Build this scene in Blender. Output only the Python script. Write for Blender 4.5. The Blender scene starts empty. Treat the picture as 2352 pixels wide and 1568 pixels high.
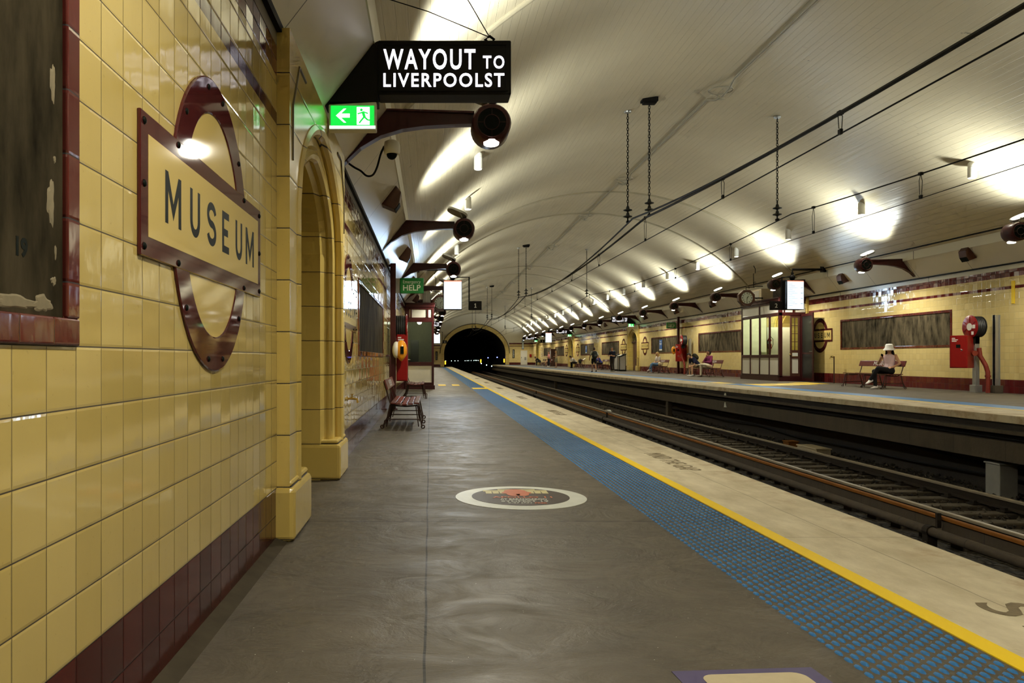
import bpy, bmesh, math, random
from mathutils import Vector, Matrix
random.seed(7)
PI = math.pi
C = bpy.context.scene.collection
scene = bpy.context.scene

# ------------------------------------------------------------------ helpers
class MB:
    def __init__(s):
        s.v = []; s.f = []; s.m = []; s.cur = 0
    def add(s, vs, fs):
        o = len(s.v)
        s.v += [tuple(p) for p in vs]
        for f in fs:
            s.f.append([i + o for i in f]); s.m.append(s.cur)
        return s
    def quad(s, a, b, c, d):
        return s.add([a, b, c, d], [[0, 1, 2, 3]])
    def box(s, x0, x1, y0, y1, z0, z1):
        v = [(x, y, z) for x in (x0, x1) for y in (y0, y1) for z in (z0, z1)]
        return s.add(v, [[0, 1, 3, 2], [4, 6, 7, 5], [0, 4, 5, 1], [2, 3, 7, 6], [0, 2, 6, 4], [1, 5, 7, 3]])
    def prism(s, poly, axis, a, b):
        n = len(poly)
        def p3(p, t):
            if axis == 'y': return (p[0], t, p[1])
            if axis == 'x': return (t, p[0], p[1])
            return (p[0], p[1], t)
        vs = [p3(p, a) for p in poly] + [p3(p, b) for p in poly]
        fs = [list(range(n))[::-1], list(range(n, 2 * n))]
        for i in range(n):
            j = (i + 1) % n
            fs.append([i, j, n + j, n + i])
        return s.add(vs, fs)
    def tube(s, path, r, n=8, caps=True, closed=False):
        P = [Vector(p) for p in path]
        if not isinstance(r, (list, tuple)): r = [r] * len(P)
        vs = []; fs = []
        ref = None
        k = len(P)
        for i, p in enumerate(P):
            if closed: t = P[(i + 1) % k] - P[i - 1]
            else: t = P[min(i + 1, k - 1)] - P[max(i - 1, 0)]
            t.normalize()
            if ref is None:
                ref = Vector((0, 0, 1)) if abs(t.z) < .9 else Vector((1, 0, 0))
            u = t.cross(ref)
            if u.length < 1e-6: u = t.cross(Vector((.3, .5, .8)))
            u.normalize(); w = u.cross(t); w.normalize(); ref = w
            for j in range(n):
                a = 2 * PI * j / n
                vs.append(p + (u * math.cos(a) + w * math.sin(a)) * r[i])
        for i in range(k if closed else k - 1):
            for j in range(n):
                a = i * n; b = ((i + 1) % k) * n
                fs.append([a + j, a + (j + 1) % n, b + (j + 1) % n, b + j])
        if caps and not closed:
            fs.append(list(range(n))[::-1]); fs.append([(k - 1) * n + j for j in range(n)])
        return s.add(vs, fs)
    def cyl(s, p0, p1, r, n=16, r2=None):
        return s.tube([p0, p1], [r, r if r2 is None else r2], n)
    def lathe(s, prof, n=20, axis='z', at=(0, 0, 0)):
        vs = []; fs = []
        for (r, h) in prof:
            for j in range(n):
                a = 2 * PI * j / n; c = r * math.cos(a); d = r * math.sin(a)
                q = (c, d, h) if axis == 'z' else ((c, h, d) if axis == 'y' else (h, c, d))
                vs.append((q[0] + at[0], q[1] + at[1], q[2] + at[2]))
        for i in range(len(prof) - 1):
            for j in range(n):
                fs.append([i * n + j, i * n + (j + 1) % n, (i + 1) * n + (j + 1) % n, (i + 1) * n + j])
        fs.append(list(range(n))[::-1]); fs.append([(len(prof) - 1) * n + j for j in range(n)])
        return s.add(vs, fs)
    def ball(s, c, rx, ry=None, rz=None, n=12, m=8):
        ry = rx if ry is None else ry; rz = rx if rz is None else rz
        vs = [(c[0], c[1], c[2] - rz)]; fs = []
        for i in range(1, m):
            t = PI * i / m
            for j in range(n):
                a = 2 * PI * j / n
                vs.append((c[0] + rx * math.sin(t) * math.cos(a), c[1] + ry * math.sin(t) * math.sin(a), c[2] - rz * math.cos(t)))
        vs.append((c[0], c[1], c[2] + rz)); L = len(vs) - 1
        for j in range(n):
            fs.append([0, 1 + (j + 1) % n, 1 + j])
            fs.append([L, 1 + (m - 2) * n + j, 1 + (m - 2) * n + (j + 1) % n])
        for i in range(m - 2):
            for j in range(n):
                fs.append([1 + i * n + j, 1 + i * n + (j + 1) % n, 1 + (i + 1) * n + (j + 1) % n, 1 + (i + 1) * n + j])
        return s.add(vs, fs)
    def build(s, name, mat, parent=None, smooth=False, bevel=0, loc=None, angle=40):
        me = bpy.data.meshes.new(name)
        me.from_pydata(s.v, [], s.f)
        for mm in (mat if isinstance(mat, (list, tuple)) else [mat]): me.materials.append(mm)
        if any(s.m): me.polygons.foreach_set('material_index', s.m)
        bm = bmesh.new(); bm.from_mesh(me)
        bmesh.ops.recalc_face_normals(bm, faces=bm.faces)
        bm.to_mesh(me); bm.free()
        o = bpy.data.objects.new(name, me); C.objects.link(o)
        if parent: o.parent = parent
        if loc: o.location = loc
        if bevel:
            b = o.modifiers.new('edge', 'BEVEL'); b.width = bevel; b.segments = 2; b.limit_method = 'ANGLE'; b.angle_limit = math.radians(35)
        if smooth:
            me.polygons.foreach_set('use_smooth', [True] * len(me.polygons))
            try: me.set_sharp_from_angle(angle=math.radians(angle))
            except Exception: pass
        return o

def tag(o, label, cat, group=None):
    o['label'] = label; o['category'] = cat
    if group: o['group'] = group
    return o
def thing(name, label, cat, loc=(0, 0, 0), rz=0, group=None):
    o = bpy.data.objects.new(name, None); C.objects.link(o)
    o.location = loc; o.rotation_euler = (0, 0, rz); o.empty_display_size = .1
    return tag(o, label, cat, group)
def struct(o):
    o['kind'] = 'structure'; return o
def dup(root, loc=None, rz=None, label=None, group=None):
    r = root.copy(); C.objects.link(r)
    if loc is not None: r.location = loc
    if rz is not None: r.rotation_euler = (0, 0, rz)
    if label: r['label'] = label
    if group: r['group'] = group
    for ch in list(root.children):
        c = ch.copy(); C.objects.link(c); c.parent = r
        for g in list(ch.children):
            d = g.copy(); C.objects.link(d); d.parent = c
    return r
ORD = ['nearest', 'second', 'third', 'fourth', 'fifth', 'sixth', 'seventh', 'eighth', 'ninth', 'tenth', 'eleventh', 'twelfth',
       'thirteenth', 'fourteenth', 'fifteenth', 'sixteenth', 'seventeenth', 'eighteenth', 'nineteenth', 'twentieth']

def text_mesh(body, rect, O=(0, 0, 0), R=(1, 0, 0), U=(0, 0, 1), depth=.004, bold=0.0, spacing=1.0, align=None):
    """lettering fitted to rect (r0, r1, u0, u1) measured along R and U from O; returns an MB"""
    cu = bpy.data.curves.new('txt', 'FONT'); cu.body = body; cu.extrude = .02; cu.offset = bold; cu.space_character = spacing
    cu.resolution_u = 4
    ob = bpy.data.objects.new('txt', cu); C.objects.link(ob)
    dg = bpy.context.evaluated_depsgraph_get(); dg.update()
    me = bpy.data.meshes.new_from_object(ob.evaluated_get(dg))
    xs = [v.co.x for v in me.vertices]; ys = [v.co.y for v in me.vertices]
    x0, x1, y0, y1 = min(xs), max(xs), min(ys), max(ys)
    O = Vector(O); R = Vector(R); U = Vector(U); N = R.cross(U)
    m = MB()
    vs = []
    for v in me.vertices:
        a = rect[0] + (v.co.x - x0) / (x1 - x0) * (rect[1] - rect[0])
        b = rect[2] + (v.co.y - y0) / (y1 - y0) * (rect[3] - rect[2])
        vs.append(O + R * a + U * b + N * (depth if v.co.z > 0 else 0))
    m.add(vs, [list(p.vertices) for p in me.polygons])
    bpy.data.objects.remove(ob); bpy.data.curves.remove(cu); bpy.data.meshes.remove(me)
    return m

# ------------------------------------------------------------------ materials
def nt(name):
    m = bpy.data.materials.new(name); m.use_nodes = True
    t = m.node_tree; t.nodes.clear()
    out = t.nodes.new('ShaderNodeOutputMaterial'); b = t.nodes.new('ShaderNodeBsdfPrincipled')
    t.links.new(b.outputs[0], out.inputs[0])
    return m, t, b
def N(t, typ, **kw):
    n = t.nodes.new(typ)
    for k, v in kw.items():
        if k.startswith('_'): setattr(n, k[1:], v)
        else: n.inputs[k].default_value = v
    return n
def L(t, a, b): t.links.new(a, b)
def math_(t, op, a, b=None):
    n = t.nodes.new('ShaderNodeMath'); n.operation = op
    for i, x in enumerate((a, b)):
        if x is None: continue
        if isinstance(x, (int, float)): n.inputs[i].default_value = x
        else: t.links.new(x, n.inputs[i])
    return n.outputs[0]
def mix_(t, fac, a, b):
    n = t.nodes.new('ShaderNodeMix'); n.data_type = 'RGBA'
    for sock, x in ((n.inputs[0], fac), (n.inputs[6], a), (n.inputs[7], b)):
        if isinstance(x, (int, float)): sock.default_value = x
        elif isinstance(x, tuple): sock.default_value = (*x, 1) if len(x) == 3 else x
        else: t.links.new(x, sock)
    return n.outputs[2]
def ramp_(t, fac, lo, hi):
    n = t.nodes.new('ShaderNodeMapRange'); n.inputs[1].default_value = lo; n.inputs[2].default_value = hi
    t.links.new(fac, n.inputs[0]); return n.outputs[0]
def coords(t):
    tc = t.nodes.new('ShaderNodeTexCoord'); sp = t.nodes.new('ShaderNodeSeparateXYZ')
    t.links.new(tc.outputs['Object'], sp.inputs[0])
    return tc.outputs['Object'], sp.outputs[0], sp.outputs[1], sp.outputs[2]
def comb(t, x, y, z=0):
    n = t.nodes.new('ShaderNodeCombineXYZ')
    for i, a in enumerate((x, y, z)):
        if isinstance(a, (int, float)): n.inputs[i].default_value = a
        else: t.links.new(a, n.inputs[i])
    return n.outputs[0]
def noise(t, vec, scale, detail=3, rough=.5):
    n = t.nodes.new('ShaderNodeTexNoise'); n.inputs['Scale'].default_value = scale; n.inputs['Detail'].default_value = detail; n.inputs['Roughness'].default_value = rough
    t.links.new(vec, n.inputs['Vector']); return n.outputs[0]
def bump_(t, b, h, strength=.3, dist=.01):
    n = t.nodes.new('ShaderNodeBump'); n.inputs['Strength'].default_value = strength; n.inputs['Distance'].default_value = dist
    t.links.new(h, n.inputs['Height']); t.links.new(n.outputs[0], b.inputs['Normal'])

def plain(name, col, rough=.5, metal=0, var=.12, scale=8, bump=0, spec=None):
    m, t, b = nt(name)
    vec, x, y, z = coords(t)
    f = noise(t, vec, scale, 4)
    c = mix_(t, f, tuple(max(0, c * (1 - var)) for c in col), tuple(min(1, c * (1 + var)) for c in col))
    L(t, c, b.inputs['Base Color'])
    b.inputs['Roughness'].default_value = rough; b.inputs['Metallic'].default_value = metal
    if spec is not None: b.inputs['Specular IOR Level'].default_value = spec
    if bump: bump_(t, b, noise(t, vec, scale * 6, 4), .5, bump)
    return m
def emit(name, col, strength, base=(.02, .02, .02)):
    m, t, b = nt(name)
    b.inputs['Base Color'].default_value = (*base, 1)
    b.inputs['Emission Color'].default_value = (*col, 1); b.inputs['Emission Strength'].default_value = strength
    b.inputs['Roughness'].default_value = .4
    if not name.startswith(('lit_screen', 'lit_exit')) or 'text' in name: m.cycles.emission_sampling = 'NONE'
    return m
def tile(name, colA, colB, axis='y', z0=0., tw=.173, th=.178, mortar=.0042, grout=(.055, .038, .016), rough=.04, tilt=.0036, wob=.5, offs=0., spec=.75):
    m, t, b = nt(name)
    vec, x, y, z = coords(t)
    u = math_(t, 'DIVIDE', math_(t, 'ADD', y if axis == 'y' else x, offs), tw)
    v = math_(t, 'DIVIDE', math_(t, 'SUBTRACT', z, z0), th)
    fu = math_(t, 'FRACT', u); fv = math_(t, 'FRACT', v)
    wn = t.nodes.new('ShaderNodeTexWhiteNoise'); wn.noise_dimensions = '2D'
    L(t, comb(t, math_(t, 'FLOOR', u), math_(t, 'FLOOR', v)), wn.inputs['Vector'])
    sc = t.nodes.new('ShaderNodeSeparateColor'); L(t, wn.outputs['Color'], sc.inputs[0])
    # distance to the joint
    du = math_(t, 'MULTIPLY', math_(t, 'MINIMUM', fu, math_(t, 'SUBTRACT', 1., fu)), tw)
    dv = math_(t, 'MULTIPLY', math_(t, 'MINIMUM', fv, math_(t, 'SUBTRACT', 1., fv)), th)
    d = math_(t, 'MINIMUM', math_(t, 'MULTIPLY', du, 1.6), dv)
    g = math_(t, 'LESS_THAN', d, mortar * .5)
    soft = ramp_(t, d, mortar * .5, mortar * 2.2)
    n1 = noise(t, vec, 5., 4)
    f = math_(t, 'ADD', math_(t, 'MULTIPLY', sc.outputs[2], .7), math_(t, 'MULTIPLY', n1, .3))
    c = mix_(t, f, colA, colB)
    c = mix_(t, g, c, grout)
    # crazing and specks of wear
    sp = ramp_(t, noise(t, vec, 60., 2), .70, .74)
    c = mix_(t, math_(t, 'MULTIPLY', sp, .25), c, tuple(q * .55 for q in colA))
    L(t, c, b.inputs['Base Color'])
    L(t, math_(t, 'ADD', math_(t, 'MULTIPLY', g, .6), math_(t, 'ADD', rough, math_(t, 'MULTIPLY', n1, .08))), b.inputs['Roughness'])
    tl = math_(t, 'ADD', math_(t, 'MULTIPLY', math_(t, 'SUBTRACT', sc.outputs[0], .5), math_(t, 'MULTIPLY', fu, tw)),
               math_(t, 'MULTIPLY', math_(t, 'SUBTRACT', sc.outputs[1], .5), math_(t, 'MULTIPLY', fv, th)))
    st = t.nodes.new('ShaderNodeVectorMath'); st.operation = 'MULTIPLY'; st.inputs[1].default_value = (1, 1, .45); L(t, vec, st.inputs[0])
    wv = noise(t, st.outputs[0], 16., 2)
    h = math_(t, 'ADD', math_(t, 'MULTIPLY', tl, tilt * 10), math_(t, 'MULTIPLY', wv, .0016 * wob))
    h = math_(t, 'ADD', h, math_(t, 'MULTIPLY', soft, .0012))
    bump_(t, b, h, 1., 1.)
    b.inputs['Specular IOR Level'].default_value = spec
    return m

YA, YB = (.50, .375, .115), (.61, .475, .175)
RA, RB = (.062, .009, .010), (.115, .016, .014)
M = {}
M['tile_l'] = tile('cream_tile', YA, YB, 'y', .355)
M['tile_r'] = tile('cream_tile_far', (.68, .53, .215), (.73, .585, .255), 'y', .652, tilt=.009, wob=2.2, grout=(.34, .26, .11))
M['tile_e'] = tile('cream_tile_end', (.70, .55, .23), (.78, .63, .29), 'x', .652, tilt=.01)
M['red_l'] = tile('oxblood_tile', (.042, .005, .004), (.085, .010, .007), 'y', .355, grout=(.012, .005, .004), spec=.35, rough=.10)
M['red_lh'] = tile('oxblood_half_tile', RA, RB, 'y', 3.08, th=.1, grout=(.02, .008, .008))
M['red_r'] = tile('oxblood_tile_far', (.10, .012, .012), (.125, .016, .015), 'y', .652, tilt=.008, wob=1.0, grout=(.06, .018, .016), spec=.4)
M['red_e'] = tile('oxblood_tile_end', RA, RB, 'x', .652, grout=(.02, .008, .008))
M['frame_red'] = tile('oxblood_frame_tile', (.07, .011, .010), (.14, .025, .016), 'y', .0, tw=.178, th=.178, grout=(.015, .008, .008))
M['faience'] = tile('yellow_faience', (.60, .44, .11), (.66, .50, .15), 'y', .36, tw=50, th=.343, mortar=.007, grout=(.03, .02, .01), tilt=.0006, wob=.5, rough=.16, offs=20)
M['faience_arch'] = tile('yellow_faience_arch', (.58, .43, .13), (.66, .51, .18), 'x', .0, tw=.62, th=.62, mortar=.012, grout=(.05, .035, .02), tilt=.001, wob=.5, rough=.2)

def m_vault():
    m, t, b = nt('board_marked_white_paint')
    vec, x, y, z = coords(t)
    arc = math_(t, 'MULTIPLY', math_(t, 'ARCTAN2', math_(t, 'SUBTRACT', x, 7.2), math_(t, 'ADD', z, 2.2)), 10.2)
    br = t.nodes.new('ShaderNodeTexBrick')
    for k, v in (('Scale', 1.), ('Mortar Size', .006), ('Mortar Smooth', .7), ('Brick Width', 3.4), ('Row Height', .17)): br.inputs[k].default_value = v
    br.inputs['Color1'].default_value = (.35, .35, .35, 1); br.inputs['Color2'].default_value = (.65, .65, .65, 1); br.inputs['Mortar'].default_value = (0, 0, 0, 1)
    br.offset = .37
    L(t, comb(t, y, arc), br.inputs['Vector'])
    sc = t.nodes.new('ShaderNodeSeparateColor'); L(t, br.outputs['Color'], sc.inputs[0])
    n1 = noise(t, comb(t, math_(t, 'MULTIPLY', y, .5), math_(t, 'MULTIPLY', arc, 6.)), 1.6, 5, .6)
    n2 = noise(t, vec, .6, 5)
    c = mix_(t, n2, (.47, .405, .275), (.62, .545, .385))
    c = mix_(t, math_(t, 'MULTIPLY', math_(t, 'ABSOLUTE', math_(t, 'SUBTRACT', n1, .5)), .5), c, (.40, .36, .27))
    st = ramp_(t, noise(t, vec, 1.1, 6, .7), .66, .70)
    sp = math_(t, 'MULTIPLY', st, ramp_(t, noise(t, vec, 9., 3), .58, .62))
    c = mix_(t, math_(t, 'MULTIPLY', sp, .75), c, (.12, .105, .08))
    L(t, c, b.inputs['Base Color'])
    b.inputs['Roughness'].default_value = .36
    h = math_(t, 'ADD', math_(t, 'MULTIPLY', sc.outputs[0], .020), math_(t, 'MULTIPLY', n1, .010))
    bump_(t, b, h, 1., .8)
    return m
M['vault'] = m_vault()

def m_panel(name, col, seam=2.4, ax='y'):
    m, t, b = nt(name)
    vec, x, y, z = coords(t)
    fr = math_(t, 'FRACT', math_(t, 'DIVIDE', math_(t, 'ADD', y, 1.9), seam))
    g = math_(t, 'LESS_THAN', fr, .006)
    c = mix_(t, noise(t, vec, 1.5, 4), tuple(q * .9 for q in col), col)
    L(t, mix_(t, g, c, (.12, .11, .09)), b.inputs['Base Color'])
    b.inputs['Roughness'].default_value = .32
    return m
M['soffit'] = m_panel('cream_soffit_panel', (.76, .71, .60))
M['band'] = m_panel('cream_cornice_band', (.74, .70, .58), 5.2)
M['shaded_strip'] = plain('shadowed_grey_strip', (.16, .14, .11), .7)  # grey strip under the left soffit, its shadow mixed into the colour

def m_floor(near):
    m, t, b = nt('dark_asphalt_near' if near else 'dark_asphalt_far')
    vec, x, y, z = coords(t)
    n1 = noise(t, comb(t, x, math_(t, 'MULTIPLY', y, 1.15)), 1.7, 7, .62)
    n2 = noise(t, vec, 90., 3)
    c = mix_(t, ramp_(t, n1, .25, .75), (.044, .035, .023), (.105, .087, .060))
    c = mix_(t, math_(t, 'MULTIPLY', n2, .35), c, (.16, .14, .11))
    c = mix_(t, ramp_(t, noise(t, vec, 75., 1), .795, .80), c, (.75, .75, .7))  # white specks: glints painted into the base colour
    if near:
        w = math_(t, 'MULTIPLY', math_(t, 'SUBTRACT', noise(t, comb(t, 0, y), 1.5, 3), .5), .022)
        j = math_(t, 'LESS_THAN', math_(t, 'ABSOLUTE', math_(t, 'ADD', math_(t, 'ADD', x, .022), w)), .0055)
        for yy in (5.83, 7.88):
            j = math_(t, 'MAXIMUM', j, math_(t, 'MULTIPLY', math_(t, 'LESS_THAN', math_(t, 'ABSOLUTE', math_(t, 'SUBTRACT', y, yy)), .011), .7))
        c = mix_(t, j, c, (.012, .010, .007))
    L(t, c, b.inputs['Base Color'])
    n3 = noise(t, comb(t, math_(t, 'MULTIPLY', x, .8), math_(t, 'MULTIPLY', y, 1.2)), 2.6, 6, .66)
    [q for q in t.nodes if q.type == 'TEX_NOISE'][-1].inputs['Distortion'].default_value = 1.1
    L(t, ramp_(t, n3, .1, 1.1), b.inputs['Roughness'])
    mr = [n for n in t.nodes if n.type == 'MAP_RANGE'][-1]; mr.inputs[3].default_value = .26 if near else .5; mr.inputs[4].default_value = .95
    b.inputs['Specular IOR Level'].default_value = .30 if near else .2
    h = math_(t, 'ADD', math_(t, 'MULTIPLY', n2, .0012), math_(t, 'MULTIPLY', n3, .03))
    bump_(t, b, h, .8, .5)
    return m
M['floor'] = m_floor(True); M['floor2'] = m_floor(False)

def m_coping():
    m, t, b = nt('pale_concrete_coping')
    vec, x, y, z = coords(t)
    n1 = noise(t, comb(t, math_(t, 'MULTIPLY', x, 2.2), math_(t, 'MULTIPLY', y, .9)), 2., 6, .65)
    c = mix_(t, ramp_(t, n1, .2, .8), (.40, .335, .21), (.76, .68, .50))
    edge = math_(t, 'MULTIPLY', ramp_(t, x, 2.85, 3.2), ramp_(t, noise(t, vec, 2.6, 5, .7), .50, .62))
    c = mix_(t, math_(t, 'MULTIPLY', edge, .6), c, (.33, .20, .09))
    w = math_(t, 'MULTIPLY', math_(t, 'SUBTRACT', noise(t, comb(t, 0, y), 1.2, 3), .5), .03)
    j = math_(t, 'LESS_THAN', math_(t, 'ABSOLUTE', math_(t, 'ADD', math_(t, 'SUBTRACT', x, 2.80), w)), .004)
    j2 = math_(t, 'LESS_THAN', math_(t, 'FRACT', math_(t, 'DIVIDE', math_(t, 'ADD', y, .9), 3.1)), .003)
    c = mix_(t, math_(t, 'MULTIPLY', math_(t, 'MAXIMUM', j, j2), .6), c, (.15, .12, .08))
    L(t, c, b.inputs['Base Color']); b.inputs['Roughness'].default_value = .75
    bump_(t, b, noise(t, vec, 45., 5, .65), .4, .01)
    return m
M['coping'] = m_coping()

def m_grime(name, a, b_, stain=(.25, .15, .03), rough=.85):
    m, t, b = nt(name)
    vec, x, y, z = coords(t)
    n1 = noise(t, comb(t, math_(t, 'MULTIPLY', y, 2.5), math_(t, 'MULTIPLY', z, .7)), 1.6, 6, .65)
    c = mix_(t, n1, a, b_)
    c = mix_(t, math_(t, 'MULTIPLY', ramp_(t, noise(t, comb(t, math_(t, 'MULTIPLY', y, 1.2), math_(t, 'MULTIPLY', z, .3)), .7, 4), .68, .74), .6), c, stain)
    j = math_(t, 'LESS_THAN', math_(t, 'FRACT', math_(t, 'DIVIDE', y, 1.27)), .008)
    c = mix_(t, math_(t, 'MULTIPLY', j, .7), c, (.01, .01, .008))
    L(t, c, b.inputs['Base Color']); b.inputs['Roughness'].default_value = rough
    bump_(t, b, noise(t, vec, 20., 5, .6), .5, .01)
    return m
M['grime'] = m_grime('sooty_concrete', (.038, .029, .018), (.10, .078, .050))
M['concrete_dark'] = m_grime('blackish_concrete', (.010, .008, .0055), (.034, .026, .017))  # darker concrete tone for the set-back faces below the platforms

def m_ballast():
    m, t, b = nt('sooty_ballast')
    vec, x, y, z = coords(t)
    vo = t.nodes.new('ShaderNodeTexVoronoi'); vo.inputs['Scale'].default_value = 14.; L(t, vec, vo.inputs['Vector'])
    sc = t.nodes.new('ShaderNodeSeparateColor'); L(t, vo.outputs['Color'], sc.inputs[0])
    c = mix_(t, sc.outputs[0], (.010, .008, .0055), (.060, .046, .030))
    L(t, c, b.inputs['Base Color']); b.inputs['Roughness'].default_value = .9
    bump_(t, b, math_(t, 'SUBTRACT', 1., vo.outputs['Distance']), .9, .05)
    return m
M['ballast'] = m_ballast()

def m_board(name, a, b_, ax='y'):
    m, t, b = nt(name)
    vec, x, y, z = coords(t)
    hcoord = y if ax == 'y' else x
    n1 = noise(t, comb(t, math_(t, 'MULTIPLY', hcoord, 3.2), math_(t, 'MULTIPLY', z, .9)), 1.7, 6, .62)
    n2 = noise(t, comb(t, math_(t, 'MULTIPLY', hcoord, 1.4), math_(t, 'MULTIPLY', z, .5)), 1.6, 4, .6)
    f = math_(t, 'ADD', math_(t, 'MULTIPLY', n1, .6), math_(t, 'MULTIPLY', n2, .4))
    c = mix_(t, ramp_(t, f, .38, .78), a, b_)
    pk = ramp_(t, noise(t, vec, 7., 4, .6), .72, .75)
    c = mix_(t, math_(t, 'MULTIPLY', pk, .7), c, (.42, .36, .22))
    L(t, c, b.inputs['Base Color']); b.inputs['Roughness'].default_value = .8; b.inputs['Specular IOR Level'].default_value = .02
    bump_(t, b, n1, .4, .01)
    return m
M['board'] = m_board('weathered_hoarding', (.006, .005, .003), (.105, .083, .048))
M['board_far'] = m_board('weathered_hoarding_far', (.014, .012, .008), (.235, .19, .115))

M['maroon'] = plain('maroon_paint', (.045, .008, .008), .35, var=.25, spec=.35)
M['enamel_maroon'] = plain('maroon_enamel', (.075, .014, .014), .05, var=.08, scale=3)
M['enamel_cream'] = plain('cream_enamel', (.66, .50, .17), .06, var=.04, scale=2)
M['letter_black'] = plain('black_enamel', (.006, .008, .006), .5, spec=.05)
M['black'] = plain('black_paint', (.011, .010, .009), .5, spec=.12)
M['blackmetal'] = plain('black_iron', (.008, .007, .006), .6, spec=.12)
M['wood_bench'] = plain('varnished_red_wood', (.13, .028, .024), .25, var=.3, scale=14)
M['iron'] = plain('brown_iron', (.05, .025, .018), .45, .4)
M['white'] = plain('white_paint', (.72, .70, .62), .4, var=.05)
M['panel_white'] = plain('off_white_panel', (.74, .72, .62), .35, var=.05)
M['grey'] = plain('grey_paint', (.30, .30, .28), .45, .1)
M['galv'] = plain('galvanised_steel', (.42, .42, .40), .35, .7)
M['conduit'] = plain('grey_conduit', (.40, .37, .29), .4, .3)
M['rib'] = plain('cream_rib', (.38, .33, .225), .55)
M['red'] = plain('red_cabinet_paint', (.27, .008, .008), .3, var=.1, spec=.3)
M['redpipe'] = plain('red_pipe_paint', (.20, .025, .015), .4, var=.2)
M['hose'] = plain('black_hose', (.016, .016, .015), .5)
M['groove'] = plain('dark_olive_groove', (.10, .075, .02), .5)
M['orange'] = plain('amber_hood', (.85, .34, .02), .2, var=.08)
M['green_sign'] = plain('green_sign_paint', (.006, .20, .035), .35, var=.06)
M['sign_white'] = plain('sign_white', (.80, .82, .74), .35, var=.02)
M['yellow'] = plain('yellow_line_paint', (.90, .62, .008), .55, var=.06, scale=5)
M['blue'] = plain('blue_tactile', (.028, .15, .37), .5, var=.15, scale=3, spec=.2)
M['rail'] = plain('dull_rail_steel', (.30, .255, .185), .45, .2, var=.2)
M['railside'] = plain('rail_grime', (.020, .015, .010), .8, spec=.2)
M['rust'] = plain('orange_rust', (.20, .075, .010), .85, var=.4, scale=3, bump=.004, spec=.2)
M['rustgrey'] = m_grime('rust_streaked_web', (.035, .028, .020), (.075, .052, .028), (.17, .065, .008))
M['sleeper'] = plain('sooty_sleeper', (.070, .055, .037), .85, var=.3, scale=4, bump=.006)
M['brass'] = plain('brass', (.45, .30, .08), .3, .8)
M['purple'] = plain('purple_vinyl', (.075, .06, .15), .4)
M['paste'] = plain('old_paste', (.19, .155, .09), .8, var=.3, scale=30)
M['frieze'] = plain('frieze_panel_paint', (.56, .55, .48), .4)
M['bag'] = plain('translucent_grey_bag', (.33, .32, .29), .35)
M['beige'] = plain('beige_vinyl', (.50, .42, .27), .5, var=.15, scale=18)
M['stick_white'] = plain('scuffed_white_vinyl', (.60, .62, .57), .45, var=.22, scale=6)
M['stick_dark'] = plain('dark_brown_vinyl', (.065, .050, .042), .5, spec=.2)
M['stick_gold'] = plain('gold_vinyl', (.52, .46, .22), .5, var=.3, scale=20)
M['stick_orange'] = plain('orange_vinyl', (.48, .11, .03), .5, var=.1)
M['stencil'] = plain('worn_stencil_paint', (.20, .16, .105), .85, var=.55, scale=16, spec=.1)
M['poster_blue'] = plain('blue_poster', (.025, .11, .36), .4)
M['clock_face'] = plain('pale_clock_face', (.72, .82, .80), .3, var=.02)
M['wood_dark'] = plain('dark_brown_wood', (.09, .035, .022), .35, var=.2)
M['plastic_white'] = plain('white_plastic', (.75, .74, .68), .35, var=.02)
M['bulb'] = emit('lit_lens', (1., .97, .86), 9)
M['bulb_flood'] = emit('lit_flood_lens', (1., .98, .90), 7)
M['bulb_cyl'] = emit('lit_cylinder_lens', (1., .97, .85), 5)
M['letter_lit'] = emit('backlit_letter', (.93, .90, 1.), 1.5, (.8, .8, .8))
M['screen'] = emit('lit_screen', (.84, .95, 1.), 1.25)
M['screen_red'] = emit('lit_screen_header', (1., .30, .16), 1.3)
M['screen_text'] = emit('lit_screen_text', (.30, .45, .55), .9)
M['exit_green'] = emit('lit_exit_green', (.004, .62, .05), 1.5)
M['exit_white'] = emit('lit_exit_white', (.82, 1., .86), 1.8)
M['tun_white'] = emit('tunnel_lamp_glass', (.75, 1., .95), 6)
M['tun_blue'] = emit('blue_signal_glass', (.15, .2, 1.), 7)
M['tun_amber'] = emit('amber_marker_glass', (1., .50, .02), 3)
def m_glass():
    m, t, b = nt('booth_glass')
    b.inputs['Base Color'].default_value = (.80, .92, .82, 1); b.inputs['Roughness'].default_value = .03
    b.inputs['Transmission Weight'].default_value = 1.; b.inputs['IOR'].default_value = 1.08
    b.inputs['Specular IOR Level'].default_value = 1.
    return m
M['glass'] = m_glass()
M['glass_dark'] = plain('dark_reflective_glass', (.05, .05, .04), .04, var=.1)
M['mesh_black'] = plain('black_security_mesh', (.014, .014, .012), .4)
M['booth_in'] = plain('cream_interior', (.66, .66, .48), .6)
M['tunnel'] = plain('tunnel_darkness', (.012, .011, .010), .9)  # near-black lining: the darkness of the tunnel is put into its colour
# ------------------------------------------------------------------ dimensions (metres; camera at the origin column, looking +Y)
XL, XR = -1.016, 15.34          # the two tiled walls
ZR = .297                       # far platform is a little higher
Y0, YE = -9., 118.              # hall ends
EDGE_L, EDGE_R = 3.254, 9.30    # platform edges
ZT = -1.12                      # track bed
VC, VR = (7.2, -2.2), 10.2      # vault circle

def vault_z(x): return VC[1] + math.sqrt(VR * VR - (x - VC[0]) ** 2)

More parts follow.
